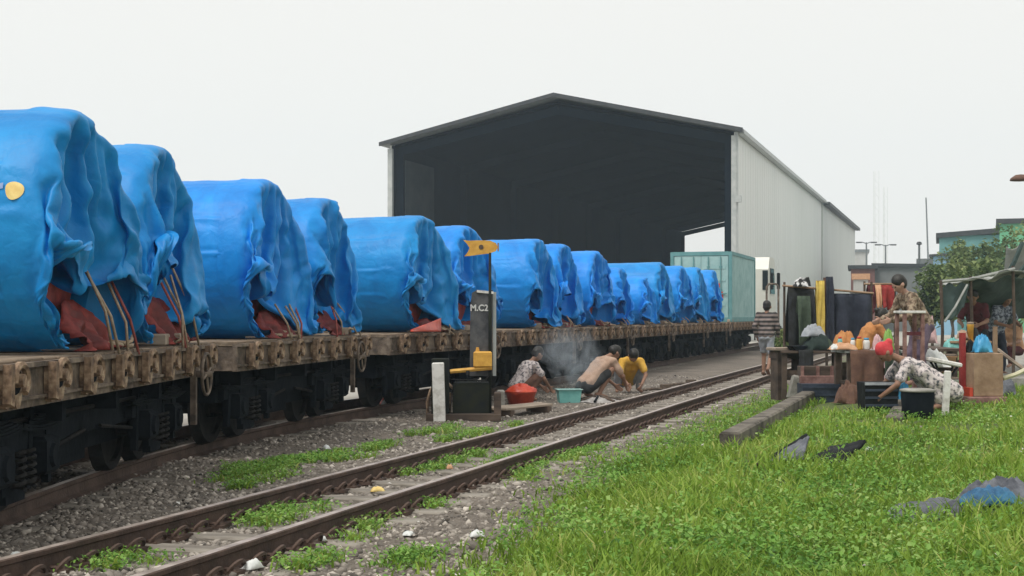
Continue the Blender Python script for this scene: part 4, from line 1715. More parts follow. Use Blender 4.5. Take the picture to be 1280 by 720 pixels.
# ------------------------------------------------------------------ people
def remesh(mb, voxel, smooth_it, name, mt, parent, puff=0.0, seed=0):
    me = mb.mesh(name + '_src', [mt], True)
    o = bpy.data.objects.new(name, me)
    COL.objects.link(o)
    rm = o.modifiers.new('r', 'REMESH')
    rm.mode = 'VOXEL'
    rm.voxel_size = voxel
    rm.use_smooth_shade = True
    s_ = o.modifiers.new('s', 'SMOOTH')
    s_.factor = .5
    s_.iterations = smooth_it
    dg = bpy.context.evaluated_depsgraph_get()
    m2 = bpy.data.meshes.new_from_object(o.evaluated_get(dg))
    m2.name = name
    o.modifiers.clear()
    o.data = m2
    if puff:
        n_ = len(m2.vertices)
        co_ = np.empty(n_ * 3, np.float32)
        m2.vertices.foreach_get('co', co_)
        co_ = co_.reshape(-1, 3)
        no_ = np.empty(n_ * 3, np.float32)
        m2.vertices.foreach_get('normal', no_)
        no_ = no_.reshape(-1, 3)
        x, y, z = co_.T
        f = np.sin(31 * z + 9 * x + seed) * np.sin(17 * x + 23 * y + 1.3 * seed) + .7 * np.sin(47 * x - 29 * z + seed)
        co_ += no_ * (puff * f[:, None])
        m2.vertices.foreach_set('co', co_.ravel())
    m2.materials.clear()
    m2.materials.append(mt)
    m2.polygons.foreach_set('use_smooth', [True] * len(m2.polygons))
    m2.update()
    o.parent = parent
    return o


def capsule(mb, p0, p1, r0, r1, n=10):
    p0, p1 = Vector(p0), Vector(p1)
    d = (p1 - p0)
    L_ = max(d.length, 1e-5)
    u = d / L_
    pts, rs = [], []
    for q in (-85, -50, -20):
        pts.append(p0 + u * r0 * math.sin(R(q)))
        rs.append(r0 * math.cos(R(q)))
    for q in (20, 50, 85):
        pts.append(p1 + u * r1 * math.sin(R(q)))
        rs.append(r1 * math.cos(R(q)))
    mb.tube(pts, rs, n)


def ball(mb, c, r, n=12, sx=1, sy=1, sz=1):
    b = bmesh.new()
    bmesh.ops.create_uvsphere(b, u_segments=n, v_segments=n // 2 + 2, radius=r)
    vs = [Vector(c) + Vector((v.co.x * sx, v.co.y * sy, v.co.z * sz)) for v in b.verts]
    fs = [tuple(v.index for v in f.verts) for f in b.faces]
    b.free()
    mb.add(vs, fs)


def hand(mb, wrist, d, thumb_side, curl=.35, n=6):
    """palm and five curled fingers leaving the wrist along d"""
    d = Vector(d).normalized()
    s_ = Vector(thumb_side)
    s_ = (s_ - d * s_.dot(d)).normalized()
    nn = d.cross(s_)
    w_ = Vector(wrist)
    for k_, q in enumerate((-.028, -.009, .010, .028)):
        capsule(mb, w_ + s_ * q * .6, w_ + d * .085 + s_ * q, .016, .014, 8)
        ln = (.062, .074, .08, .07)[k_]
        a_ = w_ + d * .085 + s_ * q
        b_ = a_ + (d * math.cos(curl) + nn * math.sin(curl)) * ln * .55
        c_ = b_ + (d * math.cos(2.2 * curl) + nn * math.sin(2.2 * curl)) * ln * .5
        capsule(mb, a_, b_, .0105, .0098, n)
        capsule(mb, b_, c_, .0098, .0085, n)
    t0 = w_ + d * .03 + s_ * .03
    t1 = t0 + (d * .7 + s_ * .75 + nn * .3).normalized() * .045
    t2 = t1 + (d * .9 + s_ * .3 + nn * .4).normalized() * .035
    capsule(mb, t0, t1, .014, .012, n)
    capsule(mb, t1, t2, .012, .0095, n)


def person(label, loc, rz, J, group=None, skin='skin', shirt=None, sleeves='short', trousers=None, legs='long', hair='short', scale=1.0, bare_back=False, hairmat='hair', shoes=None):
    """J: joints in the person's own axes, x right, y forward, z up"""
    root = thing('person', label, 'person', loc, rz, group)
    root.scale = (scale,) * 3
    J = {k_: Vector(v) for k_, v in J.items()}
    b = MB()
    pel, che, nek, hed = J['pelvis'], J['chest'], J['neck'], J['head']
    up = (nek - pel).normalized()
    fwd = J.get('face', Vector((0, 1, 0))).normalized()
    hup = (hed - nek).normalized()
    right = (J['shR'] - J['shL']).normalized()
    wst = (pel + che) / 2
    for sg in (-1, 1):
        capsule(b, pel + right * .055 * sg, wst + right * .045 * sg, .115, .10)
        capsule(b, wst + right * .045 * sg, che + right * .06 * sg, .10, .115)
        capsule(b, che + right * .06 * sg, (che * .35 + nek * .65) + right * .06 * sg, .115, .07)
    capsule(b, che, nek, .10, .055)
    capsule(b, nek, hed - hup * .04, .05, .047)
    # head
    ball(b, hed + hup * .02, .098, 14, .86, 1.0, 1.14)
    fr = fwd - hup * fwd.dot(hup)
    fr = fr.normalized() if fr.length > .05 else fwd
    rr = fr.cross(hup).normalized()
    capsule(b, hed - hup * .05 + fr * .03, hed - hup * .075 + fr * .055, .06, .035)
    capsule(b, hed + hup * .012 + fr * .094, hed - hup * .022 + fr * .112, .010, .015, 6)
    for sg in (-1, 1):
        ball(b, hed + rr * sg * .088 - hup * .005, .026, 8, .5, 1, 1.2)
    capsule(b, hed - hup * .048 + fr * .088 - rr * .02, hed - hup * .048 + fr * .088 + rr * .02, .010, .010, 6)
    for S_ in ('L', 'R'):
        sh, el, wr = J['sh' + S_], J['el' + S_], J['wr' + S_]
        capsule(b, che * .3 + nek * .7, sh, .065, .058)
        capsule(b, sh, el, .052, .040)
        capsule(b, el, wr, .040, .027)
        hd = J.get('hd' + S_, wr - el)
        hand(b, wr, hd, J.get('th' + S_, Vector((0, 0, 1)) if abs(Vector(hd).normalized().z) < .8 else Vector((0, 1, 0))))
        hp_, kn, an, to = J['hip' + S_], J['kn' + S_], J['an' + S_], J['to' + S_]
        capsule(b, hp_, kn, .088, .058)
        capsule(b, kn, kn * .55 + an * .45, .056, .052)
        capsule(b, kn * .55 + an * .45, an, .052, .036)
        capsule(b, an, to, .042, .032)
        capsule(b, an, an - (to - an) * .25, .040, .034)
    remesh(b, .0085, 3, 'body', M[skin], root)
    for sg in (-1, 1):
        e = MB()
        ball(e, hed + hup * .022 + fr * .090 + rr * sg * .034, .011, 8)
        e.obj('eye', M['eye'], root, True)
    sd_ = sum(map(ord, label)) % 50
    if shirt:
        c = MB()
        g = .018
        for sg in (-1, 1):
            capsule(c, pel + right * .055 * sg + up * .03, wst + right * .05 * sg, .128 + g, .112 + g)
            capsule(c, wst + right * .05 * sg, che + right * .06 * sg, .106 + g, .118 + g)
            capsule(c, che + right * .06 * sg, (che * .35 + nek * .65) + right * .06 * sg, .118 + g, .072 + g)
        for S_ in ('L', 'R'):
            sh, el, wr = J['sh' + S_], J['el' + S_], J['wr' + S_]
            capsule(c, che * .3 + nek * .7, sh, .07 + g, .06 + g)
            if sleeves == 'short':
                capsule(c, sh, sh * .35 + el * .65, .058 + g, .055 + g)
            elif sleeves == 'long':
                capsule(c, sh, el, .056 + g, .046 + g)
                capsule(c, el, el * .1 + wr * .9, .046 + g, .034 + g)
        remesh(c, .014, 4, 'shirt', M[shirt], root, .005, sd_)
    if trousers:
        c = MB()
        g = .016
        for sg in (-1, 1):
            capsule(c, pel + right * .055 * sg - up * .03, pel + right * .05 * sg + up * .05, .112 + g, .098 + g)
        for S_ in ('L', 'R'):
            hp_, kn, an = J['hip' + S_], J['kn' + S_], J['an' + S_]
            if legs == 'long':
                capsule(c, hp_, kn, .092 + g, .064 + g)
                capsule(c, kn, kn * .12 + an * .88, .064 + g, .05 + g)
            else:
                capsule(c, hp_, hp_ * .25 + kn * .75, .092 + g, .078 + g)
        remesh(c, .014, 4, 'trousers', M[trousers], root, .005, sd_ + 3)
    if shoes:
        c = MB()
        for S_ in ('L', 'R'):
            an, to = J['an' + S_], J['to' + S_]
            capsule(c, an - (to - an) * .25 - Vector((0, 0, .02)), to - Vector((0, 0, .006)), .046, .042)
        remesh(c, .012, 2, 'shoes', M[shoes], root)
    if hair:
        c = MB()
        ball(c, hed + hup * .045 - fr * .018, .105, 14, .92, 1.0, 1.02)
        ball(c, hed - fr * .045 - hup * .01, .085, 12, .98, .8, 1.1)
        if hair == 'bun':
            ball(c, hed - fr * .135 + hup * .02, .05, 10)
        if hair == 'long':
            capsule(c, hed - fr * .06, nek - fr * .07 - hup * .05, .075, .06)
        remesh(c, .012, 3, 'hair' if hairmat == 'hair' else 'headscarf', M[hairmat], root, .003, sd_)
    return root


def squat(lean=.3, knee_w=.2, arm='down', headz=0.0, hx=0.0):
    """squatting on both feet; lean moves the chest forward"""
    J = dict(pelvis=(0, -.16, .24), chest=(0, -.16 + .62 * lean, .56 - .10 * lean), neck=(0, -.14 + .92 * lean, .75 - .18 * lean), head=(hx, -.08 + 1.12 * lean, .90 - .24 * lean + headz),
             face=(0, 1, -.5))
    for S_, sg in (('L', -1), ('R', 1)):
        J['sh' + S_] = (sg * .17, J['neck'][1] - .03, J['neck'][2] - .06)
        J['hip' + S_] = (sg * .09, -.15, .22)
        J['kn' + S_] = (sg * knee_w, .24, .47)
        J['an' + S_] = (sg * (knee_w - .04), -.02, .075)
        J['to' + S_] = (sg * (knee_w - .01), .13, .035)
        if arm == 'down':
            J['el' + S_] = (sg * .24, J['neck'][1] + .12, J['neck'][2] - .30)
            J['wr' + S_] = (sg * .13, J['neck'][1] + .30, max(.12, J['neck'][2] - .46))
        elif arm == 'knees':
            J['el' + S_] = (sg * .26, .18, .50)
            J['wr' + S_] = (sg * .08, .36, .40)
    return J


def px(pxx, Y, z=None):
    x = (pxx - 640) / F * Y
    return (x, Y, tz(x, Y) if z is None else z)


def striped():
    J = dict(pelvis=(0, 0, .93), chest=(0, .03, 1.22), neck=(0, .03, 1.44), head=(0, .06, 1.57), face=(0, 1, 0))
    for S_, sg in (('L', -1), ('R', 1)):
        J['sh' + S_] = (sg * .18, .02, 1.385)
        J['el' + S_] = (sg * .25, -.03 + .07 * sg, 1.11)
        J['wr' + S_] = (sg * .22, .10 + .10 * sg, .90)
        J['hip' + S_] = (sg * .09, 0, .90)
    J['knL'], J['anL'], J['toL'] = (-.10, .17, .50), (-.10, .12, .08), (-.11, .28, .04)
    J['knR'], J['anR'], J['toR'] = (.10, .02, .47), (.10, -.28, .15), (.11, -.20, .05)
    return J


FG = 'people squatting around the cooking fire by the train'
person('person in dark striped shirt and grey shorts walking along the empty track', px(958, 31.6, .10), R(-25), striped(), None, 'skin', 'cl_stripe', 'long', 'cl_grey', 'short', 'short', 1.0, shoes='cl_brown')
person('person in floral shirt squatting behind the orange red bucket', px(655, 24.3), R(-60), squat(.32, .18, 'down'), FG, 'skin', 'cl_floral', 'short', 'cl_brown', 'long', 'short', .98)
person('person in tan shirt and black shorts bending over the smoking fire', px(742, 24.9), R(-50), squat(.48, .17, 'down', -.05), FG, 'skin', 'cl_tan', 'short', 'cl_black', 'short', 'short', 1.1)
person('person in bright yellow shirt squatting by the rail with head bowed', px(785, 26.9), R(186), squat(.55, .24, 'down', -.06), FG, 'skin', 'cl_yellow', 'short', 'cl_grey', 'long', 'short', 1.03)

MG = 'people at the market stalls'


def sit(seat=.42, lean=.15, arm='lap'):
    J = dict(pelvis=(0, 0, seat + .10), chest=(0, .02 + .4 * lean, seat + .40), neck=(0, .02 + .75 * lean, seat + .60 - .1 * lean), head=(0, .05 + 1.0 * lean, seat + .735 - .15 * lean), face=(0, 1, -.35))
    for S_, sg in (('L', -1), ('R', 1)):
        J['sh' + S_] = (sg * .17, J['neck'][1] - .02, J['neck'][2] - .055)
        J['hip' + S_] = (sg * .09, .03, seat + .07)
        J['kn' + S_] = (sg * .13, .43, seat + .08)
        J['an' + S_] = (sg * .12, .40, .08)
        J['to' + S_] = (sg * .13, .55, .04)
        J['el' + S_] = (sg * .23, J['neck'][1] + .10, J['neck'][2] - .32)
        J['wr' + S_] = (sg * .10, J['neck'][1] + .30, J['neck'][2] - .38)
    return J


def stoop(lean=.25):
    J = dict(pelvis=(0, -.05, .88), chest=(0, .03 + .5 * lean, 1.15), neck=(0, .05 + .9 * lean, 1.33 - .12 * lean), head=(0, .10 + 1.15 * lean, 1.47 - .2 * lean), face=(0, 1, -.4))
    for S_, sg in (('L', -1), ('R', 1)):
        J['sh' + S_] = (sg * .17, J['neck'][1] - .02, J['neck'][2] - .055)
        J['hip' + S_] = (sg * .09, -.04, .85)
        J['kn' + S_] = (sg * .11, .05, .46)
        J['an' + S_] = (sg * .11, 0, .08)
        J['to' + S_] = (sg * .12, .15, .04)
        J['el' + S_] = (sg * .24, J['neck'][1] + .08, J['neck'][2] - .31)
        J['wr' + S_] = (sg * .14, J['neck'][1] + .30, J['neck'][2] - .37)
    return J


person('person in orange blouse bowed over on the market table combing dark hair', px(1076, 22.15, .38), R(-75), sit(.50, .34), MG, 'skinpale', 'cl_orange', 'short', 'cl_pink', 'long', 'bun', .92)
person('person in brown leaf print blouse and purple trousers standing at a red frame', px(1149, 20.3, .44), R(105), stoop(.18), MG, 'skinpale', 'cl_leafprint', 'long', 'cl_purple', 'long', 'short', 1.04)
person('person in red headscarf and pale floral dress crouching over a bucket', px(1172, 18.6), R(92), squat(.66, .17, 'down', -.02), MG, 'skin', 'cl_floral', 'short', 'cl_floral', 'long', 'bun', 1.06, hairmat='cl_red')
person('person in dark maroon top standing under the green awning', px(1221, 25.5, .36), R(150), stoop(.2), MG, 'skin', 'cl_maroon', 'short', 'cl_black', 'long', 'short', 1.02)
person('person in grey blue patterned shirt standing right of the maroon top', px(1246, 26.2, .34), R(200), stoop(.15), MG, 'skin', 'cl_batik', 'short', 'cl_navy', 'long', 'short', 1.0)
person('small person in salmon shirt sitting by the path at the far right', px(1270, 28.5, .42), R(130), sit(.3, .2), MG, 'skinpale', 'cl_salmon', 'short', 'cl_maroon', 'long', 'short', .95)


# ------------------------------------------------------------------ things round the cooking fire
def crumple(name, label, cat, loc, lx_, ly_, h, mt, seed, rz=0, group=None, nx=26, ny=22, sharp=.5, solid=.008):
    mb = MB()
    P = []
    o_ = Vector((seed * 2.3, seed * 1.1, 0))
    for i in range(nx):
        row = []
        for j in range(ny):
            u, v = i / (nx - 1) * 2 - 1, j / (ny - 1) * 2 - 1
            e = max(0, 1 - (abs(u) ** 2.6 + abs(v) ** 2.6) ** .9)
            nz_ = mnoise.fractal(Vector((u * 1.6, v * 1.6, 0)) + o_, 1, 2, 4)
            rx = .86 + .18 * mnoise.noise(Vector((math.atan2(v, u) * 1.3, seed, 1)))
            row.append((u * lx_ / 2 * rx, v * ly_ / 2 * rx, max(.004, (e ** .6) * h * (.72 + .1 * sharp * nz_ + .14 * mnoise.noise(Vector((u * 4, v * 4, seed))) + .16 * max(0, 1 - 4 * abs(mnoise.noise(Vector((u * 2.2, v * 2.6, seed + 3))))) - .10 * max(0, 1 - 5 * abs(mnoise.noise(Vector((u * 3 + 5, v * 2, seed)))))) + .01)))
        P.append(row)
    mb.grid(P)
    o = mb.obj(name, M[mt] if isinstance(mt, str) else mt, None, True, loc, rz, solid)
    return tag(o, label, cat, group)


b0 = Vector(px(651, 23.3))
bk = thing('bucket', 'orange red plastic bucket heaped with a sagging red bag', 'bucket', b0)
MB().lathe([(.0, .01), (.20, .0), (.255, .20), (.268, .20), (.268, .225), (.245, .225), (.20, .05), (0, .05)], 20).obj('basin', M['plastic_red'], bk, True)
mb = MB()
P = []
for i in range(9):
    rr = .262 * (1 - (i / 8) ** 1.5 * .98)
    P.append([(rr * math.cos(q) * (1 + .1 * math.sin(3 * q + i)), rr * math.sin(q), .19 + .13 * math.sin(i / 8 * 1.5) + .03 * math.sin(4 * q + i)) for q in np.linspace(0, 2 * math.pi, 21)])
mb.grid(P)
mb.obj('bag', M['plastic_red'], bk, True, solid=.006)
t0 = Vector(px(711, 23.9))
tb = thing('tub', 'teal rectangular plastic tub with pale rim near the fire', 'tub', t0, R(8))
mb = MB()
mb.box((0, 0, .11), (.40, .28, .22), 0, rot=Matrix.Rotation(math.pi, 3, 'X'), taper=.86)
mb.obj('body', M['plastic_teal'], tb)
mb = MB()
for sy in (-1, 1):
    mb.box((0, sy * .145, .225), (.44, .03, .008))
for sx in (-1, 1):
    mb.box((sx * .205, 0, .225), (.03, .26, .008))
mb.obj('rim', mat('pale_teal_plastic', (.42, .62, .58), (.5, .7, .66), .4), tb)
q0 = at(622, 519, 20.6)
pb = thing('plank_platform', 'low weathered plank platform beside the rail in front of the bucket', 'plank platform', (q0.x, q0.y, tz(q0.x, q0.y)), R(72.3) * 0 + R(57))
for k_ in range(3):
    MB().box((.62, .12 * k_ - .12, .11 + .004 * k_), (1.30 + .08 * k_, .112, .035), bev=.006).obj('plank', M['woodpale'], pb)
for x_ in (.1, 1.15):
    MB().box((x_, 0, .045), (.10, .4, .09)).obj('bearer', M['wood'], pb)
st_ = px(632, 23.4)
tag(MB().box((0, 0, .17), (.12, .16, .34), bev=.02).obj('stone_block', M['concrete'], None, loc=px(626, 21.6)), 'small upright concrete block left of the orange bucket', 'block')
fr_ = Vector(px(748, 24.0))
fs_ = thing('cooking_fire', 'smoking heap of ash and charred sticks between the squatting people', 'fire', fr_)
mb = MB()
ash = []
for i in range(7):
    rr = .34 * (1 - i / 6)
    ash.append([(rr * math.cos(q) * 1.25, rr * math.sin(q), .09 * (1 - (rr / .34) ** 1.5) + .012 * math.sin(5 * q + i * 2)) for q in np.linspace(0, 2 * math.pi, 19)])
mb.grid(ash)
mb.obj('ash_heap', mat('ash', (.22, .20, .19), (.42, .40, .38), .95, 14, .4, 40), fs_, True)
for k_ in range(7):
    q = k_ * .9
    MB().cyl((.05 * math.cos(q), .05 * math.sin(q), .10), (.4 * math.cos(q), .36 * math.sin(q), .025), .018, .022, 6).obj('stick', M['underframe'] if k_ % 2 else M['wood'], fs_)
for (pxx, Y_, lab) in ((826, 27.5, 'rusty iron scrap lying on the ballast right of the yellow shirt'), (858, 29.5, 'small rusty iron scrap beside the rail farther along')):
    mb = MB()
    mb.tube([(-.35, 0, .03), (-.1, .05, .05), (.1, .0, .04), (.35, .06, .035)], .03, 6)
    mb.box((.1, .04, .08), (.18, .14, .12), rot=.4, bev=.01)
    tag(mb.obj('iron_scrap', M['rust'], None, loc=px(pxx, Y_)), lab, 'scrap')

# smoke drifting up from the fire
sm = MB()
P = []
for i in range(13):
    t = i / 12
    c = fr_ + Vector((-.05 - .55 * t - .15 * math.sin(t * 4), -.05 + .15 * t, .06 + 1.35 * t))
    rr = .28 + .42 * t - .5 * max(0, t - .8)
    if i in (0, 12):
        rr = .01
    P.append([(c.x + rr * 1.25 * math.cos(q) * (1 + .15 * math.sin(2 * q + i)), c.y + rr * .8 * math.sin(q), c.z) for q in np.linspace(0, 2 * math.pi, 17)])
sm.grid(P)
mv = bpy.data.materials.new('smoke')
mv.use_nodes = True
n = mv.node_tree
n.nodes.clear()
ou = n.nodes.new('ShaderNodeOutputMaterial')
pv = n.nodes.new('ShaderNodeVolumePrincipled')
pv.inputs['Color'].default_value = (.72, .80, .88, 1)
tcn = n.nodes.new('ShaderNodeTexCoord')
nzn = n.nodes.new('ShaderNodeTexNoise')
nzn.inputs['Scale'].default_value = 3.2
nzn.inputs['Detail'].default_value = 3
nzn.inputs['Distortion'].default_value = .8
n.links.new(tcn.outputs['Object'], nzn.inputs['Vector'])
mrn = n.nodes.new('ShaderNodeMapRange')
mrn.inputs[1].default_value = .42
mrn.inputs[2].default_value = .75
mrn.inputs[3].default_value = 0
mrn.inputs[4].default_value = 2.6
n.links.new(nzn.outputs['Fac'], mrn.inputs[0])
gm = n.nodes.new('ShaderNodeVectorMath')
gm.operation = 'MULTIPLY_ADD'
gm.inputs[1].default_value = (2, 2, 2)
gm.inputs[2].default_value = (-1, -1, -1)
n.links.new(tcn.outputs['Generated'], gm.inputs[0])
gl = n.nodes.new('ShaderNodeVectorMath')
gl.operation = 'LENGTH'
n.links.new(gm.outputs[0], gl.inputs[0])
gr = n.nodes.new('ShaderNodeMapRange')
gr.interpolation_type = 'SMOOTHSTEP'
gr.inputs[1].default_value = .25
gr.inputs[2].default_value = 1.0
gr.inputs[3].default_value = 1.0
gr.inputs[4].default_value = 0.0
n.links.new(gl.outputs['Value'], gr.inputs[0])
gq_ = n.nodes.new('ShaderNodeMath')
gq_.operation = 'MULTIPLY'
n.links.new(mrn.outputs[0], gq_.inputs[0])
n.links.new(gr.outputs[0], gq_.inputs[1])
n.links.new(gq_.outputs[0], pv.inputs['Density'])
n.links.new(pv.outputs[0], ou.inputs['Volume'])
smo = sm.obj('smoke', mv, None, True)
tag(smo, 'thin grey smoke drifting up from the cooking fire', None, None, 'stuff')


# ------------------------------------------------------------------ market
def legs_table(name, label, cat, loc, w_, d_, h, top_mat, leg_mat, rz=0, planks=3, shelf=None):
    root = thing(name, label, cat, loc, rz)
    for k_ in range(planks):
        MB().box((random.uniform(-.02, .02), -d_ / 2 + (k_ + .5) * d_ / planks, h - .02), (w_ + random.uniform(-.05, .05), d_ / planks - .012, .04), bev=.006).obj('plank', M[top_mat], root)
    for sx in (-1, 1):
        for sy in (-1, 1):
            MB().box((sx * (w_ / 2 - .08), sy * (d_ / 2 - .08), (h - .04) / 2), (.08, .08, h - .045)).obj('leg', M[leg_mat], root)
    for sy in (-1, 1):
        MB().box((0, sy * (d_ / 2 - .13), h * .55), (w_ - .25, .03, .09)).obj('rail', M[leg_mat], root)
    if shelf:
        MB().box((0, 0, shelf), (w_ - .2, d_ - .2, .04)).obj('shelf', M[leg_mat], root)
    return root


# first stall: rough dark table on the end of the pit
t1 = px(1012, 22.6, .12)
legs_table('stall_table', 'rough dark wooden stall table under the hanging black clothes', 'table', t1, 1.02, .8, .80, 'wood', 'wood', R(-6), 4, .35)
lf = px(984, 22.7, .12)
le = thing('bench', 'dark weathered wooden bench end with pale plank left of the stall table', 'bench', lf, R(12))
MB().box((0, 0, .82), (.56, .42, .05), bev=.01).obj('seat', M['woodpale'], le)
MB().box((0, 0, .73), (.48, .34, .12)).obj('apron', M['wood'], le)
for sx in (-1, 1):
    MB().box((sx * .18, .0, .335), (.09, .30, .67)).obj('leg', M['wood'], le)
tag(MB().box((0, 0, .17), (.24, .22, .40), rot=Matrix.Rotation(.25, 3, 'Y'), bev=.03).obj('concrete_block', M['concrete'], None, loc=px(997, 22.1, .16)), 'grey broken concrete block leaning under the bench', 'block')
fb_ = px(1021, 22.0, .12)
cb = thing('crate', 'dark brown wooden crate front below the stall table top', 'crate', (fb_[0], fb_[1], .42))
MB().box((0, 0, .14), (.56, .3, .26), bev=.01).obj('body', M['wood'], cb)
for x_ in (-.26, -.02, .2):
    MB().box((x_, -.16, .14), (.05, .03, .27)).obj('slat', M['woodpink'], cb)
tag(MB().box((0, 0, 0), (.60, .06, .13), bev=.01).obj('plank', M['woodpink'], None, loc=(fb_[0] - .02, fb_[1] - .26, CAMZ - 82 * 21.7 / F)), 'faded pinkish plank laid across the dark blue crate', 'plank')
nv = px(1023, 21.7, .12)
nb = thing('crate', 'dark navy plastic crate standing in the concrete pit', 'crate', (nv[0], nv[1], .04))
MB().box((0, 0, .2), (.56, .38, .38), taper=1.04, bev=0).obj('body', M['plastic_navy'], nb)
for z_ in (.1, .22, .34):
    MB().box((0, -.20, z_), (.57, .02, .03)).obj('rib', M['plastic_navy'], nb)
sb = px(1056, 22.4, .12)
tag(MB().prism([(-.22, 0), (.27, 0), (.25, .40), (.08, .62), (-.2, .60)], -.06, .06, 'xz').obj('board', M['wood'], None, loc=(sb[0], sb[1], sb[2]), rz=R(-10)), 'dark brown broken board leaning right of the stall table', 'board')
crumple('cloth_bundle', 'dark green black cloth bundle lying on the stall table', 'cloth bundle', (px(1023, 22.4)[0], 22.4, .925), .56, .45, .30, 'cl_darkgreen', 3)
crumple('cloth_bundle', 'grey white rag heap on top of the dark cloth bundle', 'cloth bundle', (px(1016, 22.45)[0], 22.45, 1.14), .42, .3, .22, 'cl_grey', 5, sharp=.6)

# second stall table
t2 = px(1088, 21.3, .22)
legs_table('stall_table', 'greenish grey board table carrying orange and green clothes', 'table', t2, 1.0, .75, .74, 'greytarp2', 'wood', R(5), 3, .25)
crumple('cloth', 'orange cloth heaped on the left end of the board table', 'cloth', (px(1056, 21.4)[0], 21.4, .965), .40, .4, .34, 'cl_orange', 8, sharp=.3)
crumple('cloth', 'salmon cloth spilling over the front of the board table', 'cloth', (px(1053, 21.0)[0], 21.0, .965), .46, .3, .12, 'cl_salmon', 9)
crumple('cloth', 'bright green cloth beside the orange blouse', 'cloth', (px(1109, 21.2)[0], 21.15, .965), .17, .3, .36, 'cl_green', 10, sharp=.6)
crumple('cloth', 'pale pink cloth on the board table edge', 'cloth', (px(1096, 21.0)[0], 20.98, .965), .16, .2, .26, 'cl_pink', 11, sharp=.6)
crumple('cloth', 'small white rag at the left end of the board table', 'cloth', (px(1042, 21.0)[0], 20.95, .965), .14, .16, .10, 'plastic_white', 12)


def garment(name, label, cat, rail_z, x0, x1, z0, z1, Y, mt, seed, top=None, sleeves=False, group=None):
    """cloth hung over a rail: a front and a back sheet with folds"""
    mb = MB()
    n_, m_ = 22, 12
    P = []
    for i in range(n_):
        u = i / (n_ - 1)
        row = []
        for j in range(2 * m_ + 1):
            t = (j - m_) / m_                       # -1 back hem .. 0 rail .. 1 front hem
            v = abs(t)
            z = z1 + (z0 - z1) * v * (1 if t > 0 else .9)
            wv = 1 - .10 * (1 - v) * (1 if sleeves else .3)
            f = .075 * math.sin(u * (x1 - x0) * 15 + seed + 1.4 * mnoise.noise(Vector((u * 2, v, seed)))) * (.25 + v) + .05 * mnoise.noise(Vector((u * 3, v * 2.2, seed)))
            y = Y - (.03 + .08 * v + f) * (1 if t > 0 else -1) * min(1, v * 6)
            hem = .03 * math.sin(u * 9 + seed * 2) * (v > .8)
            row.append((x0 + (x1 - x0) * (.5 + (u - .5) * wv), y, z + hem))
        P.append(row)
    mb.grid(P)
    o = mb.obj(name, M[mt], None, True, solid=.006)
    return tag(o, label, cat, group)


def GX_(p, Y):
    return (p - 640) / F * Y


def GZ_(p, Y):
    return CAMZ - (p - HOR) / F * Y


YR1 = 23.6
rk = thing('clothes_rack', 'long clothes rail on poles behind the first stall', 'clothes rack', (GX_(1036, YR1), YR1, .2))
zt_ = GZ_(357, YR1) - .2
MB().cyl((GX_(978, YR1) - GX_(1036, YR1), 0, zt_), (GX_(1092, YR1) - GX_(1036, YR1), 0, zt_ - .13), .018, .018, 8).obj('bar', M['woodtan'], rk)
for p in (981, 1034, 1090):
    MB().cyl((GX_(p, YR1) - GX_(1036, YR1), .04, -.1), (GX_(p, YR1) - GX_(1036, YR1), .04, zt_ + .06), .025, .02, 8).obj('pole', M['wood'], rk)
garment('coat', 'wide black coat hanging at the left end of the clothes rail', 'coat', 0, GX_(983, YR1), GX_(1019, YR1), GZ_(436, YR1), GZ_(359, YR1), YR1, 'cl_black', 1, sleeves=True)
garment('coat', 'olive green garment hanging in front of the black coat', 'garment', 0, GX_(996, YR1 - .2), GX_(1014, YR1 - .2), GZ_(430, YR1 - .2), GZ_(370, YR1 - .2), YR1 - .17, 'cl_olive', 2, sleeves=True)
garment('cloth', 'long mustard yellow cloth hanging between the dark clothes', 'cloth', 0, GX_(1019, YR1), GX_(1030, YR1), GZ_(427, YR1), GZ_(351, YR1), YR1 - .04, 'cl_mustard', 3)
garment('cloth', 'narrow brown cloth hanging right of the mustard cloth', 'cloth', 0, GX_(1029, YR1), GX_(1034, YR1), GZ_(420, YR1), GZ_(347, YR1), YR1, 'cl_brown', 4)
garment('coat', 'tall narrow near black garment on the clothes rail', 'garment', 0, GX_(1032, YR1), GX_(1041, YR1), GZ_(433, YR1), GZ_(346, YR1), YR1 - .02, 'cl_navy', 5)
garment('sheet', 'wide dark navy sheet hung from the right end of the rail', 'sheet', 0, GX_(1041, YR1), GX_(1089, YR1), GZ_(428, YR1), GZ_(367, YR1), YR1, 'cl_navy', 6)
crumple('cloth', 'white and black printed cloth bunched on top of the rail', 'cloth', (GX_(1001, YR1), YR1, GZ_(359, YR1)), .30, .2, .17, mat('black_white_print', (.02, .02, .02), (.7, .7, .7), .8, 12, .1, 20, thr=(.46, .54)), 21, sharp=1.2)
crumple('cloth', 'small dark rag standing up on the rail beside the printed cloth', 'cloth', (GX_(1010, YR1), YR1 + .05, GZ_(358, YR1)), .12, .12, .18, 'cl_black', 22, sharp=1.2)
YR2 = 25.4
r2_ = thing('clothes_rack', 'short clothes rail with red garments behind the orange blouse', 'clothes rack', (GX_(1100, YR2), YR2, .2))
zt_ = GZ_(355, YR2) - .2
MB().cyl((GX_(1080, YR2) - GX_(1100, YR2), 0, zt_), (GX_(1120, YR2) - GX_(1100, YR2), 0, zt_), .018, .018, 8).obj('bar', M['woodtan'], r2_)
for p in (1081, 1119):
    MB().cyl((GX_(p, YR2) - GX_(1100, YR2), .03, 0), (GX_(p, YR2) - GX_(1100, YR2), .03, zt_ + .05), .022, .02, 8).obj('pole', M['wood'], r2_)
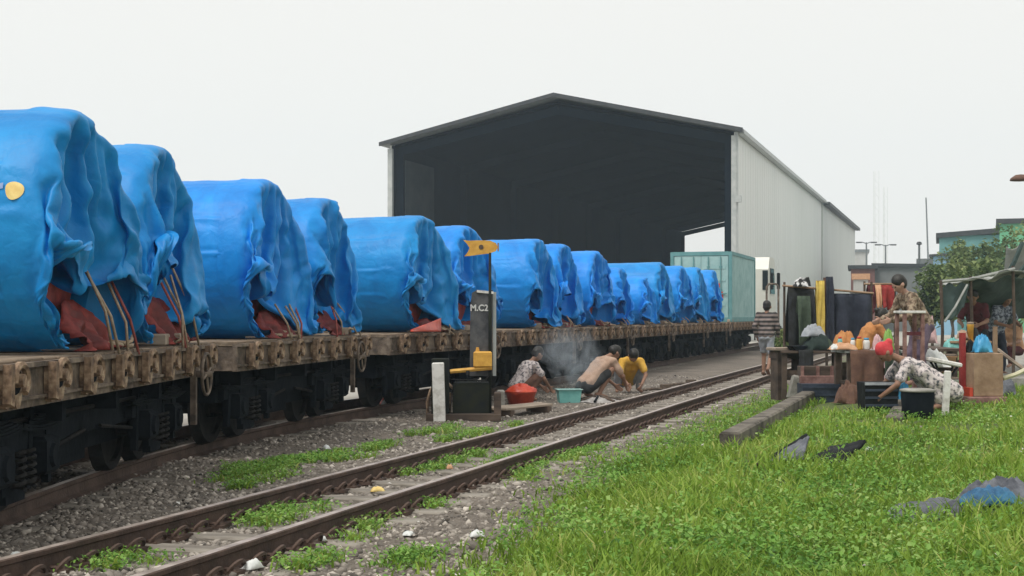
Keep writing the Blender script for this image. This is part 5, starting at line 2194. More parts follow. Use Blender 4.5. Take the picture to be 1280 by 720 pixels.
garment('garment', 'dark maroon garment at the left of the short rail', 'garment', 0, GX_(1084, YR2), GX_(1093, YR2), GZ_(390, YR2), GZ_(356, YR2), YR2, 'cl_maroon', 7)
garment('garment', 'salmon tan strip of cloth hung between maroon and crimson', 'garment', 0, GX_(1093, YR2), GX_(1101, YR2), GZ_(384, YR2), GZ_(355, YR2), YR2, 'cl_salmon', 8)
garment('garment', 'crimson red garment at the right of the short rail', 'garment', 0, GX_(1101, YR2), GX_(1117, YR2), GZ_(386, YR2), GZ_(355, YR2), YR2, 'cl_crimson', 9)

# a denser jumble round the stalls
def drape(name, label, cat, x0, x1, Y, z1, z0, mt, seed):
    n_, m_ = 26, 10
    P = []
    for i in range(n_):
        u = i / (n_ - 1)
        row = [(x0 + (x1 - x0) * u, Y + .32, z1 + .006 + .012 * math.sin(u * 9 + seed))]
        for j in range(m_):
            v = j / (m_ - 1)
            f = .05 * math.sin(u * (x1 - x0) * 22 + seed + 1.5 * mnoise.noise(Vector((u * 3, v, seed)))) * v
            row.append((x0 + (x1 - x0) * u, Y - .03 - .06 * v + f, z1 + (z0 + .05 * math.sin(u * 7 + seed) - z1) * v + .006))
        P.append(row)
    mb = MB()
    mb.grid(P)
    return tag(mb.obj(name, M[mt], None, True, solid=.006), label, cat)


drape('cloth', 'dark brown cloth hanging over the front of the board table', 'cloth', GX_(1062, 20.9), GX_(1104, 20.9), 20.9, .955, .42, 'cl_brown', 3)
drape('cloth', 'dark green cloth draped over the right end of the board table', 'cloth', GX_(1104, 20.88), GX_(1125, 20.88), 20.88, .96, .60, 'cl_olive', 6)
drape('cloth', 'black cloth hanging over the front of the rough dark table', 'cloth', GX_(998, 22.17), GX_(1016, 22.17), 22.17, .93, .55, 'cl_black', 9)
for (p, Y_, w_, d_, h_, z_, mt_, lab, sd) in [
        (1062, 20.2, .5, .4, .36, None, 'cl_brown', 'brown sack slumped on the grass before the board table', 51),
        (1121, 20.0, .34, .3, .26, None, 'cl_pink', 'pale pink bundle on the ground beside the red stand', 52),
        (1150, 20.6, .4, .34, .34, None, 'cl_purple', 'dull purple bundle on the ground behind the red headscarf', 53),
        (1207, 20.6, .36, .3, .36, None, 'cl_maroon', 'maroon bundle on the ground left of the tan box', 54),
        (1255, 21.8, .5, .4, .34, None, 'greytarp', 'grey sack lying on the ground right of the tan box', 55),
        (1216, 22.4, .22, .22, .22, 1.11, 'cl_black', 'black bag on the small brown table', 56),
        (1203, 22.3, .18, .18, .16, 1.11, 'cl_tan', 'tan packet on the small brown table', 57),
        (1033, 22.3, .24, .3, .20, .925, 'cl_olive', 'olive cloth pile at the right end of the rough dark table', 58)]:
    x_ = GX_(p, Y_)
    crumple('bundle', lab, 'bundle', (x_, Y_, tz(x_, Y_) if z_ is None else z_), w_, d_, h_, mt_, sd, sd, sharp=.9)
for i_, (p, dy_, mt_) in enumerate([(1066, -.12, 'plastic_white'), (1074, -.2, 'yellow'), (1083, -.16, 'plastic_white'), (1050, -.22, 'plastic_teal')]):
    y_ = 21.3 + dy_
    r_ = .035 + .008 * (i_ % 3)
    o_ = thing('jar', ('white jar with blue lid left of the yellow jar', 'yellow jar with red lid before the orange blouse', 'white jar with blue lid right of the yellow jar', 'teal jar with red lid beside the salmon cloth')[i_], 'jar', (GX_(p, y_), y_, .965), 0, 'jars on the board table')
    MB().lathe([(0, 0), (r_, 0), (r_ * 1.05, .02), (r_ * 1.05, .12 + .02 * (i_ % 2)), (r_ * .7, .15 + .02 * (i_ % 2)), (0, .15 + .02 * (i_ % 2))], 12).obj('body', M[mt_], o_, True)
    MB().cyl((0, 0, .15 + .02 * (i_ % 2)), (0, 0, .18 + .02 * (i_ % 2)), r_ * .75, r_ * .75, 10).obj('lid', M['plastic_red' if i_ % 2 else 'plastic_blue'], o_, True)
for i_, (p, dy_, mt_) in enumerate([(992, -.15, 'steel'), (1000, -.3, 'plastic_navy'), (1039, -.28, 'plastic_teal')]):
    y_ = 22.6 + dy_
    o_ = thing('bowl', ('dull metal bowl at the left end of the rough dark table', 'navy bowl beside the metal bowl on the rough dark table', 'teal bowl at the right end of the rough dark table')[i_], 'bowl', (GX_(p, y_), y_, .925))
    MB().lathe([(0, .0), (.06, 0), (.12, .07), (.125, .075), (.115, .075), (.055, .012), (0, .012)], 16).obj('body', M[mt_], o_, True)
# red wooden frame with a pale board the standing person leans on
fr0 = px(1137, 19.6)
rf = thing('wooden_frame', 'reddish wooden stand with pale board before the leaf print blouse', 'stand', fr0, R(8))
for sx in (-1, 1):
    for sy in (-1, 1):
        MB().box((sx * .13, sy * .13, .64), (.045, .045, 1.28)).obj('leg', M['woodpink'], rf)
MB().box((0, 0, 1.30), (.33, .34, .035), bev=.006).obj('board', M['white'], rf)
for z_ in (.45, 1.0):
    MB().box((0, -.13, z_), (.21, .03, .05)).obj('crossbar', M['cl_maroon'], rf)
    MB().box((.13, 0, z_ - .06), (.03, .215, .05)).obj('crossbar', M['woodpink'], rf)
plt = px(1126, 20.3)
tag(MB().box((0, 0, .09), (.6, .5, .24), bev=.01).obj('pallet', M['wood'], None, loc=plt), 'low wooden box under the person in leaf print blouse', 'wooden box')

# black tub, stump, white post, board box
bt = px(1097, 18.6)
tt_ = thing('tub', 'black ribbed plastic tub with pale rim on the grass', 'tub', bt, R(4))
MB().box((0, 0, .2), (.46, .34, .40), rot=Matrix.Rotation(math.pi, 3, 'X'), taper=.92).obj('body', M['plastic_black'], tt_)
MB().box((-.03, -.185, .385), (.40, .03, .035)).obj('rim', M['cl_grey'], tt_)
for z_ in (.1, .2, .3):
    MB().box((0, -.175, z_), (.44, .02, .03)).obj('rib', M['plastic_navy'], tt_)
crumple('plastic_bag', 'bright blue plastic bag wedged right of the black tub', 'plastic bag', (px(1129, 18.5)[0], 18.5, tz(4.9, 18.5) + .18), .2, .2, .26, 'plastic_blue', 31, sharp=.6)
stp = px(1147, 17.3)
sp_ = thing('stump', 'dark grey stump like drum standing in the grass', 'stump', stp)
MB().lathe([(0, .36), (.17, .37), (.20, .35), (.205, .30), (.19, .15), (.20, 0), (0, 0)], 18).obj('body', M['underframe'], sp_, True)
MB().lathe([(0, .375), (.16, .382), (.215, .372), (.218, .345), (.2, .345), (0, .36)], 18).obj('top', M['concrete'], sp_, True)
wpt = px(1183, 17.9)
tag(MB().box((0, 0, .29), (.075, .06, .58), rot=Matrix.Rotation(.06, 3, 'Y'), bev=.01).obj('marker_post', M['white'], None, loc=wpt), 'slim white post standing in the grass before the floral dress', 'post')
wc = thing('folding_stool', 'pale folding stool top behind the slim white post', 'stool', px(1180, 19.4))
MB().box((0, 0, .62), (.42, .3, .06), rot=Matrix.Rotation(.2, 3, 'Y'), bev=.015).obj('seat', M['white'], wc)
for sx in (-1, 1):
    MB().cyl((sx * .16, -.1, .60 - sx * .03), (-sx * .16, .1, 0), .016, .016, 6).obj('leg', M['steel'], wc)
    MB().cyl((sx * .16, .1, .60 - sx * .03), (-sx * .16, -.1, 0), .016, .016, 6).obj('leg', M['steel'], wc)
bx = px(1229, 19.6)
bc = thing('box', 'tan hardboard box with red corner standing at the right stall', 'box', bx, R(6))
MB().box((0, 0, .42), (.42, .34, .60), bev=.01).obj('body', M['woodtan'], bc)
MB().box((-.03, -.02, .06), (.56, .38, .115), bev=.01).obj('plinth', M['woodpink'], bc)
MB().box((-.24, .0, .18), (.05, .30, .12)).obj('red_corner', M['plastic_red'], bc)
MB().box((-.25, .12, .56), (.07, .07, .88)).obj('post', M['cl_crimson'], bc)
MB().box((.22, .1, .60), (.05, .05, .98)).obj('post', M['woodtan'], bc)
crumple('plastic_bag', 'sky blue plastic bag resting on the tan box', 'plastic bag', (bx[0] - .04, 19.55, bx[2] + .725), .30, .26, .30, 'plastic_blue', 33, sharp=.7)
crumple('plastic_bag', 'black bag lying behind the sky blue bag on the tan box', 'plastic bag', (bx[0] - .14, 19.72, bx[2] + .725), .14, .2, .2, 'plastic_black', 34, sharp=.7)
t3 = px(1208, 22.4, .28)
legs_table('stall_table', 'small brown wooden table under the dark green awning', 'table', t3, .62, .5, .80, 'woodtan', 'wood', R(-4), 3, .4)
for i_, (p, y_, mt_, lab) in enumerate([(1187, 22.2, 'plastic_white', 'white plastic tub on the ground by the small brown table'), (1186, 22.3, 'cl_salmon', 'salmon tub stacked below the green bag'),
                                        (1213, 22.3, 'yellow', 'yellow bottle group standing on the small brown table')]):
    o_ = thing('tub' if i_ < 2 else 'jar', lab, 'tub' if i_ < 2 else 'jar', (px(p, y_)[0], y_, tz(px(p, y_)[0], y_) + (0, .36, .83)[i_]))
    r_ = (.14, .13, .05)[i_]
    MB().lathe([(0, .0), (r_ * .85, 0), (r_, .24), (r_ * 1.1, .25), (r_ * 1.1, .28), (r_ * .95, .28), (r_ * .8, .03), (0, .03)], 16).obj('body', M[mt_], o_, True)
    MB().lathe([(0, .31), (r_ * .9, .305), (r_ * 1.12, .285), (r_ * 1.12, .27), (0, .29)], 16).obj('lid', M['woodpale'], o_, True)
crumple('plastic_bag', 'mint green plastic bag on top of the stacked tubs', 'plastic bag', (px(1190, 22.3)[0], 22.3, .93), .34, .28, .22, 'plastic_teal', 36, sharp=.5)
crumple('cloth', 'pale rag heap behind the crouching person in red headscarf', 'cloth', (px(1166, 20.6)[0], 20.6, .72), .5, .4, .3, 'plastic_white', 37, sharp=.9)
crumple('cloth', 'pink and white clothes heap right of the red wooden stand', 'cloth', (px(1160, 23.0)[0], 23.0, 1.02), .34, .3, .50, 'cl_pink', 38, sharp=1.0)
hb = thing('stall_table', 'rough low table holding the pale rag and pink clothes heaps', 'table', px(1163, 21.8, .25))
MB().box((0, 0, .72), (.5, 2.0, .04)).obj('tabletop', M['wood'], hb)
MB().box((0, -1.1, .44), (.46, .36, .04)).obj('shelf', M['wood'], hb)
for sx in (-1, 1):
    for sy in (-1, 1):
        MB().box((sx * .2, sy * .9, .35), (.06, .06, .70)).obj('leg', M['wood'], hb)


# dark green awning on crooked poles
def sheet(name, label, cat, corners, mt, sag, seed, n_=20, parent=None, drop=0.0):
    a_, b_, c_, d_ = [Vector(c) for c in corners]
    P = []
    for i in range(n_ + 1):
        u = i / n_
        row = []
        for j in range(n_ + 1):
            v = j / n_
            p = (a_ * (1 - u) + b_ * u) * (1 - v) + (d_ * (1 - u) + c_ * u) * v
            z = -sag * 4 * u * (1 - u) * (.4 + .6 * v) * (1 if sag else 0) + .05 * mnoise.fractal(Vector((u * 4, v * 4, seed)), 1, 2, 3) + .03 * math.sin(u * 14 + seed + 3 * v)
            nrm = (b_ - a_).cross(d_ - a_).normalized()
            if nrm.z < 0:
                nrm = -nrm
            row.append(tuple(p + nrm * (.05 * math.sin(u * 9 + seed) * v) + Vector((0, 0, z))))
        P.append(row)
    mb = MB()
    mb.grid(P)
    o = mb.obj(name, M[mt], parent, True, solid=.01)
    if label:
        tag(o, label, cat)
    return o


aw0 = px(1215, 25.0, .25)
aw = thing('awning', 'dark green tarpaulin awning on crooked poles at the right stalls', 'awning', (0, 0, 0))
c = lambda p, q, Y: tuple(at(p, q, Y))
sheet('canopy', None, None, [c(1172, 356, 24.0), c(1268, 338, 24.6), c(1330, 338, 30), c(1205, 350, 30)], 'greytarp2', .05, 2, parent=aw)
sheet('side_curtain', None, None, [c(1174, 357, 23.95), c(1212, 352, 24.3), c(1204, 386, 24.2), c(1180, 398, 23.9)], 'greentarp', .06, 4, parent=aw)
sheet('side_curtain', None, None, [c(1212, 352, 24.6), c(1290, 343, 25.5), c(1290, 400, 26.9), c(1216, 396, 26.4)], 'greentarp', .04, 6, parent=aw)
for (p, Y_, yt) in ((1176, 23.9, 354), (1213, 24.35, 349), (1266, 24.7, 336), (1290, 25.6, 340)):
    q = at(p, yt, Y_)
    MB().tube([(q.x, q.y, .2), (q.x + .03, q.y, 1.2), (q.x, q.y, q.z + .05)], .028, 6).obj('pole', M['wood'], aw)
MB().tube([c(1176, 352, 23.9), c(1213, 349, 24.3), c(1268, 336, 24.65)], .03, 6).obj('ridge_pipe', M['greytarp2'], aw)
MB().tube([c(1181, 402, 23.85), c(1194, 384, 23.9), c(1209, 356, 24.2)], .02, 6).obj('brace', M['greytarp2'], aw)
gt = thing('parasol', 'grey tarpaulin draped over a dark slanting frame at the right edge', 'tarpaulin shelter', (0, 0, 0))
sheet('cover', None, None, [c(1258, 309, 27), c(1320, 296, 27.5), c(1320, 350, 28.2), c(1255, 350, 27.6)], 'greytarp2', .05, 9, parent=gt)
for (a_, b_) in (((1255, 350), (1278, 303)), ((1264, 352), (1300, 306)), ((1275, 353), (1322, 318))):
    MB().tube([c(a_[0], a_[1], 26.9), c((a_[0] + b_[0]) / 2 + 2, (a_[1] + b_[1]) / 2, 26.8), c(b_[0], b_[1], 26.85)], .045, 6).obj('strut', M['greentarp'], gt)
q = at(1292, 350, 27.3)
MB().cyl((q.x, q.y, .2), (q.x, q.y, 2.4), .04, .04, 8).obj('pole', M['wood'], gt)
bp_ = MB()
bp_.tube([tuple(at(1247, 437, 20.5)), tuple(at(1264, 450, 20.3)), tuple(at(1282, 463, 20.1))], .028, 6)
tag(bp_.obj('bamboo_pole', M['woodpale'], None), 'pale stick slanting down from the tan box to the right', 'stick')
bq = MB()
bq.tube([tuple(at(1254, 473, 19.6)), tuple(at(1270, 468, 19.6)), tuple(at(1284, 461, 19.7))], .034, 6)
tag(bq.obj('bamboo_pole', M['bamboo'], None), 'yellowish bamboo pole lying near the path', 'bamboo')
# street lamp whose head hangs in at the right edge
lp = at(1302, 300, 40)
sl_ = thing('street_lamp', 'dark curved street lamp head at the right edge of the sky', 'street lamp', (lp.x, lp.y, 0))
MB().cyl((0, 0, 0), (0, 0, 5.5), .09, .06, 10).obj('pole', M['darkgrey'], sl_)
mb = MB()
hz = at(1275, 224, 40)
mb.tube([(0, 0, 5.45), (-.15, 0, 5.62), (-.4, 0, 5.6)], .04, 8)
mb.obj('arm', M['darkgrey'], sl_)
mb = MB()
mb.lathe([(0, .14), (.15, .12), (.28, .03), (.30, -.04), (.26, -.04), (.12, .02), (0, .03)], 18)
mb.obj('lamp_shade', M['cl_brown'], sl_, True, (hz.x - lp.x + .02, 0, hz.z))

# ------------------------------------------------------------------ concrete pit edging and rubbish in the grass
for (off_, s0, s1, lab, hh) in ((-2.22, 14.1, 22.4, 'long weathered concrete beam running through the grass to the stall', .27), (-.72, 17.2, 22.3, 'second concrete beam, half sunk, right of the pit', .26)):
    a_, b_ = tr(off_, s0), tr(off_, s1)
    root = thing('concrete_beam', lab, 'concrete beam', ((a_.x + b_.x) / 2, (a_.y + b_.y) / 2, 0), -TH)
    L_ = s1 - s0
    n_ = 2
    for k_ in range(n_):
        MB().box((random.uniform(-.015, .015), -L_ / 2 + (k_ + .5) * L_ / n_, hh / 2 + random.uniform(-.015, .01)), (.20, L_ / n_ - .03, hh + .1), bev=.02).obj('segment', M['oldconcrete'], root)
p_ = tr(-1.35, 21.0)
tag(MB().box((0, 0, .0), (1.1, 3.2, .06)).obj('pit_floor', M['underframe'], None, loc=(p_.x, p_.y, .12), rz=-TH), 'dark damp floor of the concrete pit', None, None, 'structure')  # near-black colour stands for shade down in the pit


def slab(name, label, cat, pts, mt, thick=.03, n_=12, seed=0, wav=.03):
    a_, b_, c_, d_ = [Vector(p) for p in pts]
    P = []
    for i in range(n_ + 1):
        u = i / n_
        row = []
        for j in range(n_ + 1):
            v = j / n_
            p = (a_ * (1 - u) + b_ * u) * (1 - v) + (d_ * (1 - u) + c_ * u) * v
            row.append((p.x, p.y, p.z + wav * mnoise.fractal(Vector((u * 3, v * 3, seed)), 1, 2, 3)))
        P.append(row)
    mb = MB()
    mb.grid(P)
    return tag(mb.obj(name, M[mt], None, True, solid=thick), label, cat)


def gp(pxx, py, dz=0.0, Y=None):
    """ground point under pixel, raised by dz"""
    Y_ = 12.0
    for _ in range(30):
        x = (pxx - 640) / F * Y_
        Y_ = (CAMZ - tz(x, Y_)) * F / (py - HOR)
    x = (pxx - 640) / F * Y_
    return Vector((x, Y_, tz(x, Y_) + dz))


slab('sheet', 'bent black sheet lying tilted in the grass', 'sheet', [at(1012, 573, 12.9), at(1050, 581, 12.8), at(1082, 551, 13.1), at(1042, 559, 13.4)], 'plastic_black', .03, seed=1)
slab('sheet', 'grey sheet lying in the grass left of the black one', 'sheet', [at(962, 576, 12.9), at(1004, 574, 12.8), at(1011, 545, 13.1), at(996, 554, 13.3)], 'greytarp', .02, seed=2)
slab('sheet', 'narrow dark strip lying along the top of the grey sheet', 'sheet', [at(958, 574, 13.0), at(966, 577, 12.95), at(1012, 548, 13.3), at(1008, 543, 13.4)], 'plastic_black', .02, seed=5, wav=.01)
slab('board', 'short brown board lying in the grass at the beam end', 'board', [gp(903, 581, .04), gp(950, 588, .05), gp(952, 580, .07), gp(906, 574, .06)], 'wood', .03, seed=3, wav=.01)
gq = gp(1185, 652)
crumple('tarpaulin', 'long grey tarpaulin crumpled in the foreground grass', 'tarpaulin', (gq.x, gq.y, gq.z), 1.15, .46, .17, 'greytarp', 41, R(14), nx=56, ny=24, sharp=1.4)
gq = gp(1262, 640)
crumple('tarpaulin', 'grey tarpaulin heap at the right edge behind the blue one', 'tarpaulin', (gq.x, gq.y + .1, gq.z), .72, .6, .26, 'greytarp', 42, R(10), nx=40, ny=28, sharp=1.2)
gq = gp(1238, 650)
crumple('tarpaulin', 'faded blue tarpaulin folded over the grey heap', 'tarpaulin', (gq.x - .02, gq.y - .05, gq.z + .11), .52, .24, .13, 'bluetarp', 43, R(22), nx=36, ny=20, sharp=1.2)
for i_, (p, q_, sx_, h_, mt_, lab) in enumerate([
        (596, 674, .12, .05, 'plastic_white', 'white plastic scrap at the edge of the foreground grass'),
        (316, 714, .15, .06, 'plastic_white', 'white plastic bag by the near rail at the bottom edge'),
        (408, 563, .12, .05, 'plastic_white', 'white plastic scrap on the grass tuft between the tracks'),
        (404, 680, .05, .04, 'plastic_white', 'tiny white scrap beside the near rail clips'),
        (1086, 566, .10, .05, 'plastic_white', 'white plastic scrap right of the black sheet'),
        (70, 622, .12, .05, 'woodtan', 'tan cardboard scrap beside the train rail'),
        (472, 617, .14, .05, 'yellowprint', 'pale yellow wrapper between the rails'),
        (1050, 643, .10, .05, 'woodtan', 'tan leaf litter scrap in the middle of the grass'),
        (562, 588, .12, .05, 'cl_salmon', 'beige scrap between the rails beyond the yellow wrapper'),
        (510, 672, .12, .03, 'plastic_white', 'flat pale scrap on the ballast below the near rail'),
        (300, 552, .3, .06, 'plastic_white', 'white rubbish strip under the second wagon'),
        (20, 700, .08, .04, 'plastic_white', 'small pale scrap inside the track at bottom left')]):
    gq = gp(p, q_)
    crumple('litter', lab, 'litter', (gq.x, gq.y, gq.z + .01), sx_, sx_ * .6, h_, mt_, 60 + i_, random.uniform(0, 3), sharp=.9, nx=9, ny=8, solid=.003)
# rubbish beyond the train, and a white heap painting light seen underneath
for i_, (p, q_, Y_, sx_, h_, mt_, lab) in enumerate([(488, 487, 22.0, .36, .16, 'plastic_white', 'white rubbish bag seen under the third wagon'), (484, 481, 22.4, .3, .12, 'plastic_red', 'red rubbish bag seen under the third wagon'),
                                                  (315, 508, 20.5, .3, .3, 'plastic_white', 'white sack standing beyond the train under the second wagon')]):
    x_ = GX_(p, Y_)
    crumple('litter', lab, 'litter', (x_, Y_, tz(x_, Y_)), sx_, sx_ * .7, h_ + .1, mt_, 90 + i_, 0, sharp=.6)


# ------------------------------------------------------------------ vegetation
def bush(name, label, cat, loc, rx, ry, rz_, nleaf, lsize, clumps=14, trunk=None, group=None, base=0.25, seed=0, matn='leaf', shift=0.0):
    r_ = np.random.default_rng(seed + 500)
    root = thing(name, label, cat, loc, 0, group)
    cs = []
    for k_ in range(clumps):
        q = r_.uniform(0, 6.28)
        e = r_.uniform(-.2, 1) ** 1
        rr = r_.uniform(.35, .8)
        cs.append((math.cos(q) * rx * rr * math.sqrt(max(.05, 1 - e * e * .6)), math.sin(q) * ry * rr, base * 1 + rz_ * (.5 + .42 * e), r_.uniform(.22, .42)))
    cs = np.array(cs)
    pick = r_.integers(0, clumps, nleaf)
    d = r_.normal(0, 1, (nleaf, 3))
    d /= np.linalg.norm(d, axis=1)[:, None]
    rad = r_.uniform(.55, 1.08, nleaf)[:, None]
    Cc = cs[pick, :3] + d * rad * np.array([rx, ry, rz_ * .62]) * cs[pick, 3][:, None]
    Cc[:, 2] = np.maximum(Cc[:, 2], .03)
    tcl = r_.normal(.5, .2, clumps)[pick] + r_.normal(0, .13, nleaf)
    l_ = r_.uniform(.6, 1.3, nleaf) * lsize
    lv = leaves('crown', Cc, l_, l_ * r_.uniform(.5, .8, nleaf), matn, None, tcl + shift, None, root, .7)
    mb = MB()
    h_ = trunk or rz_ * .4
    mb.tube([(0, 0, -.1), (.03 * rx, 0, h_ * .5), (-.02 * rx, .0, h_ + base)], [.09 * rx * .6 + .03, .06 * rx * .6 + .02, .03], 7)
    for k_ in range(5):
        t = cs[k_]
        mb.tube([(0, 0, h_ * .6), (t[0] * .5, t[1] * .5, (h_ * .6 + t[2]) / 2 + .1), (t[0], t[1], t[2])], [.03 * rx * .5 + .015, .02 * rx * .5 + .01, .008], 5)
    mb.obj('trunk', M['bark'], root, True)
    return root


TG = 'trees in front of the far teal and green buildings'
for i_, (p, top, Y_, rx, rz_, lab, nl_) in enumerate([
        (1216, 300, 78, 2.0, 6.2, 'dark green tree in front of the teal building', 2600),
        (1190, 318, 66, 1.5, 4.4, 'tree with olive crown below the pale blue shed', 2200),
        (1165, 333, 58, .9, 3.5, 'low olive bush tree nearest the far grey wall', 1800),
        (1246, 306, 70, 2.0, 5.4, 'dense dark tree between teal and green buildings', 2400),
        (1268, 284, 74, 1.9, 6.6, 'tall tree in front of the green building', 2400),
        (1218, 328, 52, 1.3, 3.3, 'wide olive bush above the awning', 2200),
        (1246, 326, 48, 1.3, 3.0, 'small dark bush beside the grey tarpaulin shelter', 1600)]):
    x_ = GX_(p, Y_)
    h_ = CAMZ - (top - HOR) / F * Y_
    bush('tree', lab, 'tree', (x_, Y_, 0), rx, rx * .9, h_ - .5, nl_, .26, 16, None, TG, .3, i_)
bush('bush', 'low green bush at the foot of the warehouse wall', 'bush', (GX_(981, 40), 40, .0), .5, .5, 1.0, 900, .10, 10, .3, None, .05, 31)
bush('bush', 'light green bush between the striped person and the black coat', 'bush', (GX_(975, 30), 30, .05), .22, .3, .95, 700, .07, 8, .3, None, .05, 32)


# ------------------------------------------------------------------ far buildings, lamps and masts
def house(name, label, cat, p0, p1, top, Y, depth, mt, roof, rz=0.0, roof_h=.4, windows=(), group=None, ov=.25, skew=0.0):
    x0, x1 = GX_(p0, Y), GX_(p1, Y)
    h_ = CAMZ - (top - HOR) / F * Y
    root = thing(name, label, cat, ((x0 + x1) / 2, Y, 0), rz, group)
    w_ = x1 - x0
    MB().box((0, depth / 2, (h_ - roof_h) / 2), (w_, depth, h_ - roof_h)).obj('wall', M[mt] if isinstance(mt, str) else mt, root)
    pr = [(-w_ / 2 - ov, h_ - roof_h + .004 - skew), (w_ / 2 + ov, h_ - roof_h + .004 + skew), (w_ / 2 + ov, h_ - .1 + skew), (-w_ / 2 - ov, h_ - .1 - skew)]
    MB().prism(pr, -ov, depth + ov, 'xz').obj('roof', M[roof] if isinstance(roof, str) else roof, root)
    n_ = max(2, int(w_ / .55))
    mb = MB()
    for k_ in range(n_):
        mb.box((-w_ / 2 + (k_ + .5) * w_ / n_, -.02, (h_ - roof_h) / 2), (.10, .04, h_ - roof_h - .05))
    mb.obj('wall_rib', M[mt] if isinstance(mt, str) else mt, root)
    for (u, v, ww, hh) in windows:
        f_ = MB().box((w_ * (u - .5), -.05, h_ * v), (ww, .08, hh)).obj('window', M['trimdark'], root)
        MB().box((0, -.045, 0), (ww - .14, .02, hh - .14)).obj('pane', M['glass'], f_, loc=(w_ * (u - .5), -.0, h_ * v))
    return root


mteal = mat('teal_sheet', (.10, .27, .28), (.17, .38, .38), .6, .5, .1, 3)
mgreen = mat('green_sheet', (.12, .40, .22), (.18, .50, .29), .6, .5, .1, 3)
mblue = mat('pale_blue_sheet', (.22, .42, .58), (.32, .52, .68), .6, .5, .1, 3)
mgrey = mat('far_grey_wall', (.17, .18, .18), (.25, .26, .26), .8, .5, .1, 3)
mred = mat('far_red_brick', (.20, .09, .08), (.27, .13, .115), .9, 1, .1, 3)
mpale = mat('far_pale_plaster', (.42, .42, .40), (.50, .50, .48), .9, .6, .1, 3)
house('building', 'far teal metal clad building above the trees', 'building', 1176, 1262, 286, 110, 9, mteal, M['trimdark'], R(-17), .5, [(.2, .62, .9, .7), (.55, .62, .9, .7)], skew=.2)
house('building', 'bright green metal clad building at the right edge', 'building', 1252, 1330, 271, 98, 8, mgreen, M['trimdark'], R(-19), .45)
house('building', 'small pale blue shed below the teal building', 'shed', 1167, 1196, 315, 92, 4, mblue, M['trimdark'], R(-17), .25, skew=.05)
house('building', 'long low dark grey wall building under the lamp posts', 'building', 1094, 1152, 328, 120, 7, mgrey, M['trimdark'], R(-15), .4, [(.2, .5, .8, .6), (.6, .5, .8, .6)], skew=-.05)
house('building', 'low dull red building right of the warehouse', 'building', 1064, 1093, 330, 118, 7, mred, M['trimdark'], R(-14), .4, [(.5, .5, .7, .6)])
house('building', 'pale grey tall block far behind the low red building', 'building', 1046, 1084, 311, 210, 12, mpale, M['trim'], R(-13), .5, [(.3, .7, 1.2, 1.0), (.7, .7, 1.2, 1.0)])
house('kiosk', 'small kiosk with salmon roof beside the warehouse end', 'kiosk', 1067, 1085, 340, 84, 2, mpale, M['cl_salmon'], R(-14), .45, ov=.1)
house('wall', 'low white wall between kiosk and maroon garments', 'wall', 1066, 1084, 362, 60, .3, 'white', 'trim', 0, .15, ov=.05)
house('kiosk', 'cream coloured hut roof between lamp post and blue shed', 'hut', 1150, 1168, 322, 130, 4, mpale, M['trim'], R(-16), .6, ov=.3)

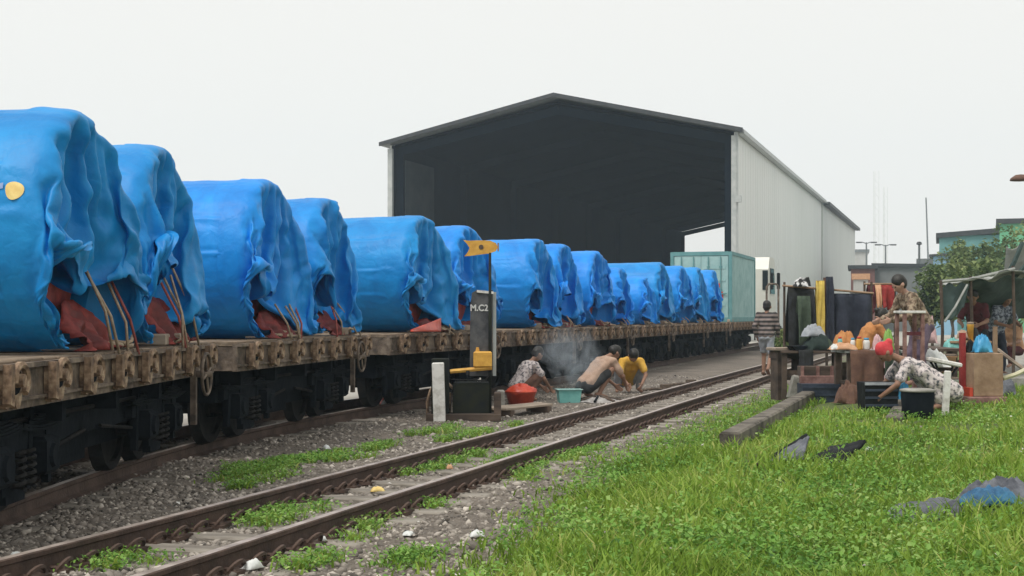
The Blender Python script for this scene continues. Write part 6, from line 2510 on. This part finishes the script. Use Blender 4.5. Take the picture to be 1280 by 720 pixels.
LG = 'street lamps beyond the warehouse'
for (p, top, Y_, arms, lab) in ((1083, 303, 170, 2, 'hazy double armed street lamp nearest the warehouse'), (1107, 306, 165, 2, 'hazy double armed street lamp above the red and grey buildings'), (1149, 304, 120, 1, 'slim street lamp with a small dark head left of the blue shed')):
    x_ = GX_(p, Y_)
    h_ = CAMZ - (top - HOR) / F * Y_
    root = thing('street_lamp', lab, 'street lamp', (x_, Y_, 0), 0, LG)
    MB().cyl((0, 0, 0), (0, 0, h_), .14, .09, 8).obj('pole', M['trim'], root)
    for sx in ((-1, 1) if arms == 2 else (1,)):
        if arms == 2:
            MB().tube([(0, 0, h_ - .15), (sx * .45, 0, h_ + .02), (sx * .75, 0, h_)], .06, 6).obj('arm', M['trim'], root)
            MB().box((sx * .9, 0, h_ + .0), (.7, .3, .16), bev=.04).obj('lamp_head', M['darkgrey'], root)
        else:
            MB().lathe([(0, .15), (.18, .1), (.26, -.08), (.1, -.16), (0, -.16)], 10, c=(0, 0, h_)).obj('lamp_head', M['darkgrey'], root)
for (p, top, Y_, wd, lab) in ((1094.5, 214, 330, .62, 'tall faint lattice mast nearer the warehouse'), (1106, 234, 330, .5, 'shorter faint lattice mast right of the tallest mast')):
    x_ = GX_(p, Y_)
    h_ = CAMZ - (top - HOR) / F * Y_
    root = thing('lattice_mast', lab, 'mast', (x_, Y_, 0))
    mb = MB()
    for sx, sy in ((-1, -1), (1, -1), (0, 1)):
        mb.cyl((sx * wd, sy * wd, 0), (sx * wd, sy * wd, h_), .07, .05, 5)
    mb.obj('leg', M['cladding'], root)  # pale grey puts the fading by haze into the mast's colour
    mb = MB()
    st2 = 1.6
    for k_ in range(int(h_ / st2)):
        z_ = k_ * st2
        s_ = 1 if k_ % 2 else -1
        mb.cyl((-wd * s_, -wd, z_), (wd * s_, -wd, z_ + st2), .03, .03, 4)
        mb.cyl((-wd, -wd, z_), (0, wd, z_ + st2), .03, .03, 4)
        mb.cyl((wd, -wd, z_), (0, wd, z_ + st2), .03, .03, 4)
    mb.obj('lattice', M['cladding'], root)
a_ = at(1163, 393, 200)
mb = MB()
mb.cyl((0, 0, 0), (GX_(1157.5, 200) - a_.x, 0, CAMZ + 146 * 200 / F), .16, .10, 6)
tag(mb.obj('radio_mast', M['trim'], None, loc=(a_.x, 200, 0)), 'thin slightly leaning pole mast left of the teal building', 'mast')

# ------------------------------------------------------------------ haze over the whole place
hz_ = MB().box((0, 195, 26.5), (900, 470, 59))
hm_ = bpy.data.materials.new('haze')
hm_.use_nodes = True
n = hm_.node_tree
n.nodes.clear()
ou = n.nodes.new('ShaderNodeOutputMaterial')
pv = n.nodes.new('ShaderNodeVolumePrincipled')
pv.inputs['Color'].default_value = (.72, .87, 1.0, 1)
pv.inputs['Density'].default_value = .0008
pv.inputs['Anisotropy'].default_value = .2
n.links.new(pv.outputs[0], ou.inputs['Volume'])
tag(hz_.obj('haze', hm_, None), 'pale humid haze filling the air of the rail yard', None, None, 'stuff')
